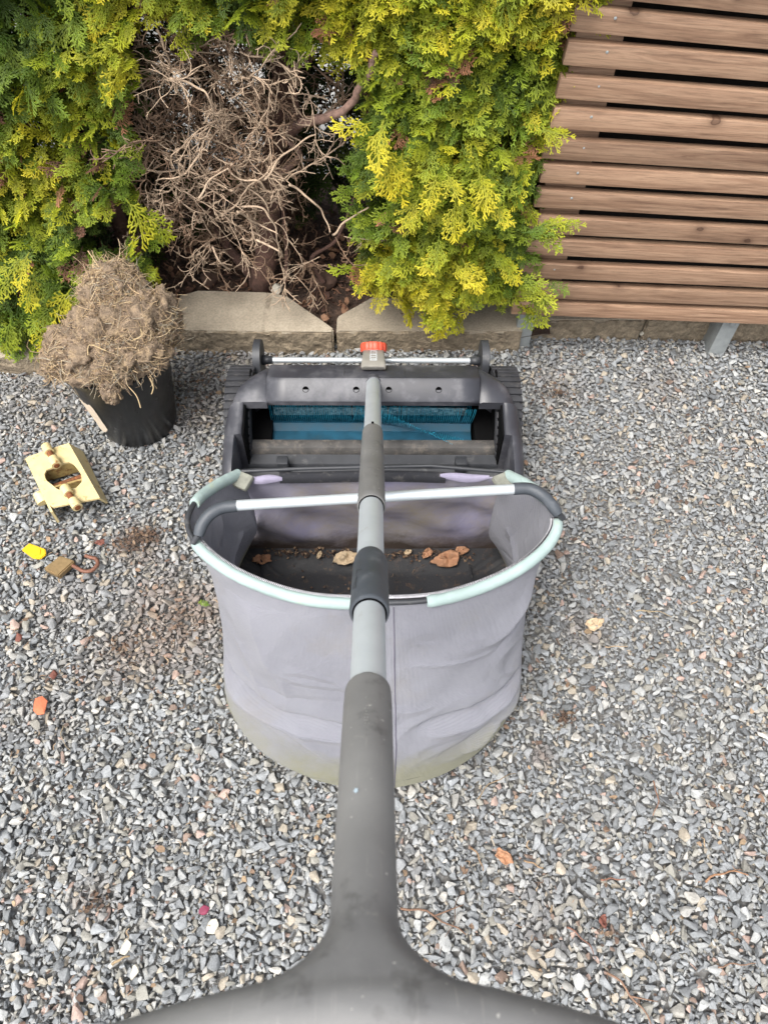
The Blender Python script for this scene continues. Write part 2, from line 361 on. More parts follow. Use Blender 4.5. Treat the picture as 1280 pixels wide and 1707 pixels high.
# instancing of uncountable stuff
def protos(name, objs):
    c = bpy.data.collections.new(name)
    for i, o in enumerate(objs):
        COL.objects.unlink(o); c.objects.link(o); o.name = '%s_shape_%02d' % (name, i)
    return c
def scatter(name, P, rot, scl, idx, tint, coll, parent=None, **k):
    n = len(P); me = bpy.data.meshes.new(name); me.vertices.add(n)
    me.vertices.foreach_set('co', np.asarray(P, np.float32).ravel())
    for nm, ty, arr, key in (('rot', 'FLOAT_VECTOR', rot, 'vector'), ('scl', 'FLOAT_VECTOR', scl, 'vector'), ('tint', 'FLOAT_COLOR', tint, 'color')):
        at = me.attributes.new(nm, ty, 'POINT'); at.data.foreach_set(key, np.asarray(arr, np.float32).ravel())
    at = me.attributes.new('idx', 'INT', 'POINT'); at.data.foreach_set('value', np.asarray(idx, np.int32))
    o = bpy.data.objects.new(name, me); COL.objects.link(o)
    if parent: o.parent = parent
    ng = bpy.data.node_groups.new(name+'_nodes', 'GeometryNodeTree')
    ng.interface.new_socket('Geometry', in_out='INPUT', socket_type='NodeSocketGeometry')
    ng.interface.new_socket('Geometry', in_out='OUTPUT', socket_type='NodeSocketGeometry')
    A = ng.nodes.new; gi = A('NodeGroupInput'); go = A('NodeGroupOutput'); ip = A('GeometryNodeInstanceOnPoints')
    ci = A('GeometryNodeCollectionInfo'); ci.inputs['Collection'].default_value = coll
    ci.inputs['Separate Children'].default_value = True; ci.inputs['Reset Children'].default_value = True
    def na(nm, t):
        x = A('GeometryNodeInputNamedAttribute'); x.data_type = t; x.inputs['Name'].default_value = nm
        return [s for s in x.outputs if s.enabled and s.name == 'Attribute'][0]
    er = A('FunctionNodeEulerToRotation'); lk = ng.links.new
    lk(na('rot', 'FLOAT_VECTOR'), er.inputs[0]); lk(er.outputs[0], ip.inputs['Rotation'])
    lk(na('scl', 'FLOAT_VECTOR'), ip.inputs['Scale']); lk(na('idx', 'INT'), ip.inputs['Instance Index'])
    ip.inputs['Pick Instance'].default_value = True
    lk(gi.outputs[0], ip.inputs['Points']); lk(ci.outputs[0], ip.inputs['Instance']); lk(ip.outputs[0], go.inputs[0])
    md = o.modifiers.new('scatter', 'NODES'); md.node_group = ng
    return tag(o, kind='stuff', **k)

# ------------------------------------------------------------------ ground
def sheet(name, x0, x1, y0, y1, z, nx, ny, mat, amp=0, fs=3):
    xs = np.linspace(x0, x1, nx); ys = np.linspace(y0, y1, ny)
    V = [(x, y, z+amp*fnoise((x, y, 0), fs)+amp*.5*fnoise((x, y, 3), fs*4)) for y in ys for x in xs]
    return obj(name, V, grid_faces(nx, ny), mat)
ground = tag(sheet('ground', -40, 40, -40, 40, -.016, 5, 5, gravelbase_m), 'light gravel ground reaching out behind the hedge and the fence', 'ground', kind='structure')
soil = tag(sheet('soil_bed', -2.6, .42, 1.47, 2.15, .028, 200, 50, soil_m, .03, 6), 'dark brown soil bed under the hedge behind the edging stones', 'soil', kind='structure')

# gravel stones: packed with a small height-field drop
def stone_proto(k):
    bm = bmesh.new(); r_ = random.Random(k)
    for i in range(11):
        a = r_.uniform(0, 2*math.pi); z = r_.uniform(-1, 1); q = math.sqrt(1-z*z); s_ = r_.uniform(.82, 1.05)
        bm.verts.new((q*math.cos(a)*s_, q*math.sin(a)*s_, z*s_))
    h = bmesh.ops.convex_hull(bm, input=bm.verts)
    bmesh.ops.delete(bm, geom=[v for v in bm.verts if not v.link_faces], context='VERTS')
    bmesh.ops.dissolve_limit(bm, angle_limit=R(14), verts=bm.verts, edges=bm.edges)
    bmesh.ops.bevel(bm, geom=list(bm.edges), offset=.09, segments=2, profile=.6, affect='EDGES')
    return bmobj('stone', bm, stone_m, auto=28)
stone_c = protos('stone', [stone_proto(k) for k in range(14)])
PAL = [('#84888b', 32), ('#969897', 24), ('#73777a', 20), ('#63676a', 9), ('#a09f9a', 12), ('#aeaba3', 3), ('#9b9180', 6), ('#a38a7e', 2.5), ('#7b6455', 1.5), ('#87857c', 9)]
def gravel():
    cell = .0025; x0, x1, y0, y1 = -1.5, 1.5, -.42, 1.52
    nx, ny = int((x1-x0)/cell)+20, int((y1-y0)/cell)+20
    Hm = np.full((ny, nx), -.014, np.float32); n = 132000
    la = np.clip(rng.lognormal(math.log(.0056), .42, n), .0024, .0145)
    lb = la*rng.uniform(.45, .85, n); lc = lb*rng.uniform(.4, .75, n)
    # stones sort themselves a little: coarser near the viewer
    cx = rng.uniform(x0+.02, x1-.02, (n, 4)); cy = np.clip(rng.uniform(y0+.02, y1-.02, (n, 1))+rng.uniform(-.12, .12, (n, 4)), y0+.02, y1-.02)
    la *= np.interp(cy[:, 0], [0, .35, .9], [1.12, 1.02, .93]); lb *= np.interp(cy[:, 0], [0, .35, .9], [1.12, 1.02, .93]); lc *= np.interp(cy[:, 0], [0, .35, .9], [1.1, 1.02, .93])
    ang = rng.uniform(0, 6.283, n)
    masks = {}
    for rc in range(1, 6):
        yy, xx = np.mgrid[-rc:rc+1, -rc:rc+1]; masks[rc] = np.sqrt(np.clip(1-(xx**2+yy**2)/(rc+.5)**2, 0, 1)).astype(np.float32)
    X = np.empty(n); Y = np.empty(n); Z = np.empty(n)
    ixs = ((cx-x0)/cell).astype(int)+8; iys = ((cy-y0)/cell).astype(int)+8
    for i in range(n):
        hs_ = Hm[iys[i], ixs[i]]; j = int(hs_.argmin()); ix, iy = ixs[i, j], iys[i, j]
        rc = min(5, max(1, int(round((la[i]+lb[i])/2/cell)))); mk = masks[rc]
        w = Hm[iy-rc:iy+rc+1, ix-rc:ix+rc+1]; base = w[mk > .3].mean()
        top = base+mk*lc[i]*1.9; np.maximum(w, np.where(mk > 0, top, -1), out=w)
        X[i] = cx[i, j]; Y[i] = cy[i, j]; Z[i] = base+lc[i]*.9
    zc = float(np.median(Hm[60:-60, 60:-60])); Z = Z-zc+.002
    rot = np.stack([rng.normal(0, .27, n), rng.normal(0, .27, n), ang], 1)
    scl = np.stack([la, lb, lc], 1)*1.1
    cols = np.array([L(c) for c, w in PAL]); cols[:, :3] *= 1.03; wt = np.array([w for c, w in PAL]); wt = wt/wt.sum()
    ci = rng.choice(len(PAL), n, p=wt); T = cols[ci].copy(); mm = T[:, :3].mean(0)*np.array([1.01, 1., .985]); T[:, :3] = mm+(T[:, :3]-mm)*.8; T[:, :3] *= rng.uniform(.80, 1.16, (n, 1))
    # brown soil stain patches (earth trodden into the gravel)
    patches = [(230, 905, .07, 1.0), (290, 1050, .13, .95), (200, 1090, .10, .6), (260, 980, .10, .6), (330, 1010, .07, .8), (230, 640, .1, .5), (60, 660, .15, .35), (905, 1260, .03, .9), (155, 1500, .05, .5), (120, 1000, .1, .3),
               (930, 640, .1, .4), (640, 1440, .1, .25), (980, 1050, .06, .5), (900, 1530, .1, .25), (70, 1180, .1, .2), (400, 600, .2, .45), (330, 690, .08, .6), (1100, 640, .1, .3)]
    for px, py, r_, a in patches:
        c = uz(px, py, 0); d = np.hypot(X-c[0], Y-c[1]); f = np.clip(1-d/r_, 0, 1)**.7*a*(rng.random(n)*.6+.4)
        T[:, :3] = T[:, :3]*(1-f[:, None]*.75)+np.array(L('#7d6551'))[:3]*f[:, None]*.75
    keep = np.ones(n, bool)
    scatter('gravel', np.stack([X, Y, Z], 1)[keep], rot[keep], scl[keep], rng.integers(0, 14, n)[keep], T[keep], stone_c,
            label='loose grey crushed stone gravel covering the whole ground', cat='gravel')
    return Hm
gravel()

# litter flecks (needles, chips) lying in the gravel and in the bag
def fleck(k):
    r_ = random.Random(k+50); pts = []
    P = [(i/4-.5, .18*math.sin(i*1.3+k), .06*r_.uniform(-1, 1)) for i in range(5)]
    V, F = tube_geo(P, [.03, .06, .07, .05, .02], 4); return obj('fleck', V, F, litter_m, smooth=False)
def chip(k):
    r_ = random.Random(k+80); n = 7; V = [(.5*math.cos(a)*r_.uniform(.5, 1), .4*math.sin(a)*r_.uniform(.5, 1), .1*r_.uniform(-1, 1)) for a in np.arange(n)*6.283/n]
    V += [(x*.95, y*.95, z+.06) for x, y, z in V]; F = [tuple(range(n))[::-1], tuple(range(n, 2*n))]+[(i, (i+1) % n, n+(i+1) % n, n+i) for i in range(n)]
    return obj('chip', V, F, litter_m, smooth=False)
fleck_c = protos('fleck', [fleck(k) for k in range(4)]+[chip(k) for k in range(4)])
def litter(name, P, size, cols, label, kinds=(0, 8), parent=None, cat='litter', flat=.5):
    n = len(P); rot = np.stack([rng.normal(0, flat, n), rng.normal(0, flat, n), rng.uniform(0, 6.28, n)], 1)
    s_ = rng.uniform(size[0], size[1], n)[:, None]*np.ones((1, 3)); c = np.array([L(x) for x in cols])
    T = c[rng.integers(0, len(c), n)].copy(); T[:, :3] *= rng.uniform(.7, 1.3, (n, 1))
    kw = dict(label=label) if parent else dict(label=label, cat=cat)
    return scatter(name, P, rot, s_, rng.integers(kinds[0], kinds[1], n), T, fleck_c, parent, **kw)
n = 1500; P = np.stack([rng.uniform(-1.45, 1.45, n), rng.uniform(-.4, 1.45, n), rng.uniform(.004, .009, n)], 1)
litter('needle_litter', P, (.008, .02), ['#75604f', '#85705a', '#5f4d42', '#978268'], 'thin brown needles and chips scattered over the gravel')
pts = []
for px, py, r_, k in [(225, 900, .035, 110), (250, 895, .03, 70), (205, 915, .03, 30), (290, 1050, .09, 50), (200, 1090, .06, 60), (940, 1200, .015, 50), (160, 1500, .02, 40), (330, 650, .06, 80), (905, 1566, .02, 8), (1010, 1555, .02, 15), (925, 660, .05, 50), (230, 620, .06, 60), (600, 1000, .01, 1)]:
    c = uz(px, py, 0)
    for _ in range(k): pts.append((c[0]+random.gauss(0, r_*.6), c[1]+random.gauss(0, r_*.45), random.uniform(.006, .014)))
litter('brown_crumbs', np.array(pts), (.006, .013), ['#57453a', '#655040', '#453830', '#74604e'], 'clusters of rust brown crumbled bark lying in the gravel', (2, 8))

# ------------------------------------------------------------------ lone bits on the gravel
def rock(name, px, py, sx, sy, sz, mat, label, cat='stone', rz=0, seed=0, z=.008):
    bm = bmesh.new(); r_ = random.Random(seed)
    for i in range(18):
        a = r_.uniform(0, 6.283); zz = r_.uniform(-1, 1); q = math.sqrt(1-zz*zz); bm.verts.new((q*math.cos(a)*sx, q*math.sin(a)*sy, zz*sz))
    bmesh.ops.convex_hull(bm, input=bm.verts); bmesh.ops.delete(bm, geom=[v for v in bm.verts if not v.link_faces], context='VERTS')
    bmesh.ops.dissolve_limit(bm, angle_limit=R(18), verts=bm.verts, edges=bm.edges)
    bmesh.ops.bevel(bm, geom=list(bm.edges), offset=min(sx, sy, sz)*.12, segments=1, affect='EDGES')
    p = uz(px, py, z); return tag(bmobj(name, bm, mat, loc=tuple(p), rot=(r_.uniform(-.2, .2), r_.uniform(-.2, .2), rz), auto=30), label, cat, 'loose stones that stand out from the gravel' if name == 'stone' else None)
rock('brick_fragment', 68, 1176, .023, .016, .006, brick_m, 'orange broken brick chip lying on the gravel at left', 'brick', -.9, 3)
rock('stone', 32, 1063, .009, .012, .006, darkred_m, 'rounded dark red stone left of and above the orange brick chip', rz=.2, seed=4)
rock('stone', 90, 1124, .008, .014, .006, darkred_m, 'long dark brown stone just above the orange brick chip', rz=.1, seed=5)
rock('stone', 340, 1517, .010, .008, .004, purple_m, 'small purple fragment on the gravel left of the handle', 'fragment', .5, 6)
rock('stone', 354, 1545, .011, .015, .006, palestone_m, 'cream diamond shaped stone beside the purple fragment', rz=-.1, seed=7)
rock('stone', 210, 1580, .008, .016, .005, palestone_m, 'long white stone above a wood splinter at lower left', rz=-.5, seed=8)
rock('stone', 225, 1620, .007, .014, .005, palestone_m, 'white stone just below the wood splinter at lower left', rz=-.15, seed=9)
rock('stone', 1045, 1618, .012, .009, .007, palestone_m, 'bright white stone on the gravel at lower right', rz=-.6, seed=10)
rock('stone', 462, 482, .014, .022, .018, palestone_m, 'pale stone standing on the edging stone by the trunk', rz=-.5, seed=11, z=.075)
rock('stone', 1070, 556, .010, .006, .006, palestone_m, 'white snail shell like stone under the fence', rz=.3, seed=12)
rock('stone', 540, 470, .045, .03, .03, M('brown_stone', '#5f4a3f', .9, .3, 60, .6, 150), 'round brown stone half buried in the soil bed', rz=.3, seed=13, z=.05)
rock('stone', 350, 465, .035, .025, .025, bpy.data.materials['brown_stone'], 'brown stone in the soil left of the trunk', rz=.9, seed=14, z=.05)

def twig(px0, py0, px1, py1, r_, col, label, bend=.1, fork=False, z=.012):
    a = uz(px0, py0, z); b = uz(px1, py1, z); d = b-a; s_ = np.array([-d[1], d[0], 0]); k = 9
    P = [a+d*t+s_*bend*math.sin(t*3.14)+np.array([0, 0, .003*math.sin(7*t+px0)])+s_*.03*math.sin(t*11+py0) for t in np.linspace(0, 1, k)]
    V, F = tube_geo(P, np.linspace(r_, r_*.5, k), 6)
    if fork:
        i0 = k//2; P2 = [P[i0]+(d*.35+s_*.3)*t+np.array([0, 0, .004*t]) for t in np.linspace(0, 1, 5)]; v2, f2 = tube_geo(P2, np.linspace(r_*.7, r_*.3, 5), 5)
        F += [tuple(i+len(V) for i in f) for f in f2]; V += v2
    g_ = [int(col[k:k+2], 16) for k in (0, 2, 4)]; av = sum(g_)/3; col = ''.join('%02x' % int(.9*(v*.72+av*.28)) for v in g_)
    m_ = bpy.data.materials.get('twig_'+col) or M('twig_'+col, '#'+col, .85, .3, 200, .4, 400)
    return tag(obj('twig', V, F, m_), label, 'twig', 'twigs and straws lying on the gravel')
twig(668, 1512, 775, 1560, .0022, '8a6248', 'curved brown forked twig right of the lower handle', .08, True)
twig(765, 1492, 730, 1590, .0010, '6f5443', 'thin dark stalk crossing the forked twig', .05)
twig(785, 1412, 805, 1452, .0018, 'a07a52', 'short tan stick below the right of the bag', .1)
twig(873, 1435, 905, 1448, .0018, 'b08a5e', 'short pale stick right of the tan oak leaf', .05)
twig(1175, 1470, 1245, 1457, .0022, 'b07a50', 'orange brown stick at the right edge', .12)
twig(1000, 1467, 1042, 1467, .0016, 'a0654a', 'reddish stick left of the orange brown stick', .05)
twig(1012, 1620, 1085, 1707, .0022, '9a7256', 'long brown twig at the lower right corner', .06, True)
twig(1195, 1612, 1258, 1608, .0015, '9a7256', 'thin brown straw at the far lower right', .04)
twig(186, 1608, 216, 1593, .0026, 'b09468', 'pale wood splinter beside the long white stone', .03)
twig(490, 1450, 480, 1472, .0018, 'b08a5e', 'short tan stick left of the grip', .02)
twig(795, 1330, 860, 1290, .0013, 'a0855e', 'thin tan straw just below the bag at right', .1)
twig(1085, 1295, 1090, 1360, .0014, '9a6a4c', 'upright reddish twig on the gravel right of the bag', .12)
twig(105, 1208, 118, 1250, .0012, 'a08a68', 'thin curved straw below the orange brick chip', -.15)
twig(1060, 1018, 1120, 1026, .0014, 'b09a70', 'thin straw on the gravel right of the bag rim', .05)
twig(1008, 1078, 1046, 1079, .0014, 'c0a078', 'short pale straw below the thin straw at right', .03)
twig(945, 1545, 990, 1590, .0015, '94604a', 'reddish twig between the forked twig and the right edge', .08)

def leafmesh(name, c, size, mat, label, rz=0, seed=0, lobes=3, parent=None, tilt=.2):
    r_ = random.Random(seed); nr, na = 7, 26; V = [(0, 0, 0)]; F = []
    for i in range(1, nr+1):
        for j in range(na):
            a = 6.283*j/na; rad = (1-.25*abs(math.sin(a*lobes/2+seed)))*(1+.1*r_.uniform(-1, 1) if i == nr else 1)
            x = math.cos(a)*rad*i/nr; y = .6*math.sin(a)*rad*i/nr
            z = .45*fnoise((x, y, seed), 2.6, seed)+.2*fnoise((x, y, seed), 6, seed)+.12*x*x+.15*abs(y)
            V.append((x*size, y*size, z*size))
    for j in range(na): F.append((0, 1+j, 1+(j+1) % na))
    for i in range(nr-1):
        for j in range(na): F.append((1+i*na+j, 1+i*na+(j+1) % na, 1+(i+1)*na+(j+1) % na, 1+(i+1)*na+j))
    o = obj(name, V, F, mat, parent, loc=tuple(c), rot=(tilt, r_.uniform(-.2, .2), rz)); sm = o.modifiers.new('thickness', 'SOLIDIFY'); sm.thickness = .0006
    if label: tag(o, label, 'leaf', 'dry leaves')
    return o
dleaf_m = M('dry_leaf', '#a67c5e', .75, .3, 60, .6, 200, dirt=('#6b4634', 60, .55, .8), bdist=.002)
pleaf_m = M('pale_leaf', '#b9a588', .75, .25, 60, .6, 200, dirt=('#8b6a4c', 60, .55, .8), bdist=.002)
leafmesh('leaf', uz(840, 1428, .012), .02, dleaf_m, 'tan lobed dry leaf on the gravel at lower right', -.6, 3, 5)
leafmesh('leaf', uz(1005, 1535, .012), .013, bpy.data.materials['dark_red_stone'], 'small dark curled leaf at lower right', 1.4, 4)
leafmesh('leaf', uz(168, 904, .012), .013, bpy.data.materials['dark_red_stone'], 'dark grey brown leaf left of the rust brown crumbs', .2, 5)
leafmesh('leaf', uz(990, 1040, .012), .024, pleaf_m, 'pale crumpled leaf on the gravel right of the bag', .4, 6)

# ------------------------------------------------------------------ edging stones
def edging(poly, z0, z1, label, groove=None, seed=0):
    """poly: footprint corners (front-left, front-right, back-right ..., back-left), flat top and split front face"""
    root = empty('edging_stone', (sum(p[0] for p in poly)/len(poly), sum(p[1] for p in poly)/len(poly), 0)); tag(root, label, 'edging stone', 'edging stones along the bed')
    ox, oy = root.location.x, root.location.y
    bm = bmesh.new()
    b = [bm.verts.new((x-ox, y-oy, z0)) for x, y in poly]; t = [bm.verts.new((x-ox, y-oy, z1)) for x, y in poly]
    bm.faces.new(b[::-1]); bm.faces.new(t); n_ = len(poly)
    for i in range(n_): bm.faces.new((b[i], b[(i+1) % n_], t[(i+1) % n_], t[i]))
    bmesh.ops.bevel(bm, geom=list(bm.edges), offset=.004, segments=2, affect='EDGES')
    bmesh.ops.triangulate(bm, faces=bm.faces)
    for _ in range(7):
        ed = [e for e in bm.edges if e.calc_length() > .016]
        if not ed: break
        bmesh.ops.subdivide_edges(bm, edges=ed, cuts=1); bmesh.ops.triangulate(bm, faces=bm.faces)
    fl, fr = np.array(poly[0]), np.array(poly[1]); fd = (fr-fl)/np.linalg.norm(fr-fl); fn = np.array([fd[1], -fd[0]])
    for v in bm.verts:
        w = np.array([v.co.x+ox, v.co.y+oy]); d = (w-fl)@fn; hgt = (v.co.z-z0)/(z1-z0)
        nn = fnoise((w[0], w[1], v.co.z), 30, seed)+.6*fnoise((w[0], w[1], v.co.z), 75, seed)
        if d > -.012 and hgt < .97: v.co.x += fn[0]*nn*.006; v.co.y += fn[1]*nn*.006; v.co.z += nn*.002
        else: v.co.z += .0012*fnoise((w[0], w[1], 0), 14, seed)
        if groove is not None and hgt > .9:
            gx = abs(w[0]-groove+.004*fnoise((w[1], 0, 0), 30)); 
            if gx < .007: v.co.z -= .009*(1-gx/.007)
    me = bpy.data.meshes.new('block'); bmesh.ops.recalc_face_normals(bm, faces=bm.faces); bm.to_mesh(me); bm.free()
    me.materials.append(kerb_m); me.materials.append(rough_m)
    for p in me.polygons:
        p.use_smooth = True; c = p.center; d = (np.array([c.x+ox, c.y+oy])-fl)@fn
        if d > -.008 and c.z < z1-.003+.004*fnoise((c.x, c.y, c.z), 40, seed): p.material_index = 1
    me.set_sharp_from_angle(angle=R(55)); o = bpy.data.objects.new('block', me); COL.objects.link(o); o.parent = root
    return root
edging([(-.545, 1.428), (-.138, 1.432), (-.136, 1.45), (-.262, 1.565), (-.30, 1.58), (-.50, 1.582), (-.545, 1.56)], -.02, .068, 'long flat concrete edging stone behind the sweeper with one slanted corner and a groove', groove=-.308, seed=1)
edging([(-.130, 1.442), (.343, 1.456), (.345, 1.56), (.30, 1.585), (-.045, 1.575), (-.13, 1.50)], -.02, .062, 'concrete edging stone half hidden under the right hedge foliage', seed=2)
edging([(-1.25, 1.335), (-.72, 1.345), (-.72, 1.50), (-1.25, 1.49)], -.02, .05, 'edging stone at the left edge behind the pot', seed=3)
edging([(.365, 1.50), (.665, 1.51), (.665, 1.62), (.365, 1.61)], -.02, .06, 'edging stone under the left end of the fence', seed=4)
edging([(.672, 1.51), (1.25, 1.525), (1.25, 1.63), (.672, 1.62)], -.02, .06, 'edging stone under the fence behind the steel post foot', seed=5)

# ------------------------------------------------------------------ fence
FYc = 1.42
fence = empty('slatted_fence', (.62, 1.45, 0)); tag(fence, 'brown slatted timber fence standing right of the hedge', 'fence')
rows = [  # (left px, y of bottom edge at left), y bottom at x=1280   (photo: slat lower edges)
 (860, 525, 542), (862, 496, 512), (866, 462, 480), (872, 424, 444), (882, 388, 409), (890, 346, 369), (897, 305, 327), (905, 264, 287), (915, 214, 240), (925, 164, 191), (940, 109, 137), (955, 54, 84), (975, -6, 26)]
def slat(Pl, Pr, h=.0398):
    a = math.atan2(Pr[2]-Pl[2], Pr[0]-Pl[0]); Ln = 2.3
    o = boxo('slat', (0, 0, 0), (Ln, .020, h), wood_m, fence, bev=.003)
    o.rotation_euler = (0, -a, 0)
    lx = .300+random.uniform(-.004, .004)
    cz = Pl[2]+(lx-Pl[0])*math.tan(a)
    o.location = (lx+Ln/2*math.cos(a)-fence.location.x, FYc+.010-fence.location.y+random.uniform(-.0015, .0015), cz+Ln/2*math.sin(a)+h/2)
    return o
lastz = None
for (xl, yl, yr) in rows:
    Pl, Pr = uY(xl, yl, FYc), uY(1280, yr, FYc); slat(Pl, Pr); lastz = (Pl, Pr)
for k in range(1, 14):
    Pl, Pr = lastz[0]+np.array([0, 0, .0587*k]), lastz[1]+np.array([0, 0, .0587*k]); slat(Pl, Pr)
for x in (.362, .97, 1.6, 2.2):
    boxo('post', (x-fence.location.x, FYc+.0225+.035-fence.location.y, .92), (.085, .068, 1.5), wood_m, fence)
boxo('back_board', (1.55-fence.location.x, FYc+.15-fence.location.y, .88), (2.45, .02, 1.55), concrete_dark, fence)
# screws in the slat ends
bm = bmesh.new()
for (xl, yl, yr) in rows:
    Pl = uY(xl, yl, FYc); 
    for xx in (.375,):
        r_ = bmesh.ops.create_uvsphere(bm, u_segments=8, v_segments=5, radius=.0028)['verts']; bmesh.ops.scale(bm, vec=(1, .5, 1), verts=r_)
        bmesh.ops.translate(bm, vec=(xx-fence.location.x, FYc-.0005-fence.location.y, Pl[2]+.024), verts=r_)
tag(bmobj('screws', bm, galv_m, fence), kind='stuff')
def anchor(x, y, label_bolt=True):
    bm = bmesh.new(); box_bm(bm, (x, y, .06), (.042, .006, .17), (R(0), 0, 0), .0015)
    box_bm(bm, (x-.018, y+.03, .06), (.006, .055, .17), None, .0015)
    o = bmobj('post_anchor', bm, galv_m, fence); o.location = (-fence.location.x, -fence.location.y, 0)
    V, F = revolve_geo([(0, .0), (.0085, .0), (.0085, .003), (.005, .006), (0, .0065)], 16)
    b = obj('bolt', V, F, galv_m, o, loc=(x+.003, y-.003, .10), rot=(R(90), 0, 0), auto=40)
    return o
pa = uz(1190, 585, 0); anchor(pa[0]+.004, 1.462)
pb = uz(878, 570, 0); anchor(.350, 1.475)

# ------------------------------------------------------------------ hedge
def spray_proto(k):
    """one flat fan of blunt scale-leaf fingers, 1 unit long, growing along +Y"""
    r_ = random.Random(100+k); V = []; F = []; T = []
    def rotz(d, a): return Vector((d.x*math.cos(a)-d.y*math.sin(a), d.x*math.sin(a)+d.y*math.cos(a), d.z))
    def seg(p, d, ln, w, t0, t1, taper=.75):
        d = d.normalized(); s_ = Vector((-d.y, d.x, 0)).normalized(); i = len(V); nz = Vector((0, 0, w*.4)); dn = Vector((0, 0, -w*.12))
        e = p+d*ln; m_ = p+d*ln*.72
        V.extend([p+s_*w*.30+dn, m_+s_*w*.5*taper*1.25+dn, e+s_*w*.13, e-s_*w*.13, m_-s_*w*.5*taper*1.25+dn, p-s_*w*.30+dn, p+nz, m_+nz])
        tm = t0*.3+t1*.7; T.extend([t0, tm, t1, t1, tm, t0, t0, tm])
        F.extend([(i, i+6, i+7, i+1), (i+1, i+7, i+2), (i+2, i+7, i+3), (i+3, i+7, i+4), (i+4, i+7, i+6, i+5)])
        return e
    def shoot(p, d, ln, w, t0, t1, lvl, side):
        n_ = max(2, round(ln/.13)); q = p.copy(); dd = d.copy(); bend = -side*r_.uniform(.05, .14)
        for j in range(n_):
            g = (j+1)/n_; a = t0+(t1-t0)*g
            q2 = seg(q, dd, ln/n_*(1.12 if j < n_-1 else 1.25), w, a-.1, a)
            for s2 in (1, -1):
                if r_.random() < .16: continue
                fl = (.19 if lvl == 0 else .14)*(1.15-.45*g)*r_.uniform(.7, 1.25)
                e = rotz(dd, s2*r_.uniform(.55, .8)); e.z += r_.uniform(-.18, .14)
                if lvl == 0 or fl < .09: seg(q+(q2-q)*.5, e, fl, w*.85, a, min(1, a+.28))
                else:
                    m2 = seg(q+(q2-q)*.5, e, fl*.75, w*.8, a, a+.12); seg(m2, rotz(e, s2*.5), fl*.42, w*.72, a+.1, min(1, a+.3)); seg(m2, rotz(e, -s2*.35), fl*.5, w*.75, a+.1, min(1, a+.3))
            q = q2; dd = rotz(dd, bend); dd.z += r_.uniform(-.08, .02)
        return q
    p = Vector((0, 0, 0)); d = Vector((r_.uniform(-.12, .12), 1, r_.uniform(-.05, .1))).normalized(); curve = r_.uniform(-.10, .10); nseg = 6
    for i in range(nseg):
        f = i/nseg; p2 = seg(p, d, .165, .05, f*.4, f*.5+.1)
        if i > 0:
            for sgn in (1, -1):
                if r_.random() < .10: continue
                L1 = (.50-.42*abs(f-.36)-.25*max(0, f-.5))*r_.uniform(.7, 1.1)
                dd = rotz(d, sgn*r_.uniform(.62, .85)); dd.z += r_.uniform(-.22, .1)
                shoot(p+(p2-p)*(.0 if sgn > 0 else .5), dd, max(.13, L1), .050, f*.45, f*.4+.45, 1 if L1 > .3 else 0, sgn)
        p = p2; d = rotz(d, curve); d.z += r_.uniform(-.09, .01)
    shoot(p, d, .17, .05, .7, .95, 0, 1)
    o = obj('spray', V, F, leaf_m, smooth=True)
    at = o.data.attributes.new('tip', 'FLOAT', 'POINT'); at.data.foreach_set('value', np.clip(np.array(T, np.float32), 0, 1))
    return o
SP = [spray_proto(k) for k in range(7)]; SPM = [o.data for o in SP]
spray_c = protos('spray', SP)
def inpoly(x, y, poly):
    c = False; j = len(poly)-1
    for i in range(len(poly)):
        xi, yi = poly[i]; xj, yj = poly[j]
        if (yi > y) != (yj > y) and x < (xj-xi)*(y-yi)/(yj-yi+1e-9)+xi: c = not c
        j = i
    return c
# outlines of the living crowns as they read from the viewer's side, turned into places on the hedge face
LEFTP = [(-400, -500), (330, -500), (330, 0), (240, 25), (205, 60), (222, 120), (205, 170), (212, 230), (240, 290), (215, 345), (175, 372), (140, 400), (178, 425), (235, 405), (262, 455), (210, 480), (130, 500), (95, 560), (55, 590), (-60, 590), (-400, 580)]
TOPP = [(300, -500), (640, -500), (640, 60), (600, 95), (560, 100), (520, 78), (490, 118), (450, 70), (420, 78), (380, 60), (330, 80), (290, 65), (270, 20), (300, 0)]
RIGHTP = [(600, -500), (1040, -500), (1010, 0), (962, 30), (968, 80), (958, 140), (930, 190), (915, 235), (885, 270), (880, 340), (900, 380), (880, 430), (890, 490), (850, 500), (790, 492), (740, 525), (705, 505), (650, 478), (628, 470), (600, 478), (592, 455), (655, 430), (660, 405), (640, 392), (590, 388), (588, 360), (650, 345), (640, 300), (596, 320), (580, 285), (595, 240), (612, 190), (600, 120), (610, 60)]
DARKP = [(470, 95), (600, 95), (600, 260), (560, 300), (520, 240), (480, 200)]
def face_y(x, z, side):
    y = 1.50+.05*fnoise((x, 0, z), 3.2, side)+.03*fnoise((x, 0, z), 8, side+3)
    if side == 2: y -= .07*math.exp(-((x-.13)/.22)**2)*(1 if z < .6 else .6)+.02
    if side == 1: y -= .03+.10*max(0, min(1, (.32-z)/.3))*(x < -.6)
    return y
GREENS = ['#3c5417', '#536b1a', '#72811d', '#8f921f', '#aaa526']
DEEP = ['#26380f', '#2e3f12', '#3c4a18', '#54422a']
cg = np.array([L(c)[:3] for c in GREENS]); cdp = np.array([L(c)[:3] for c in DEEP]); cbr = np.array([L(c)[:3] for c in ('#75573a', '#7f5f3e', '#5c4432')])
ybias = lambda x, z: fnoise((x, 1, z), 5, 9)
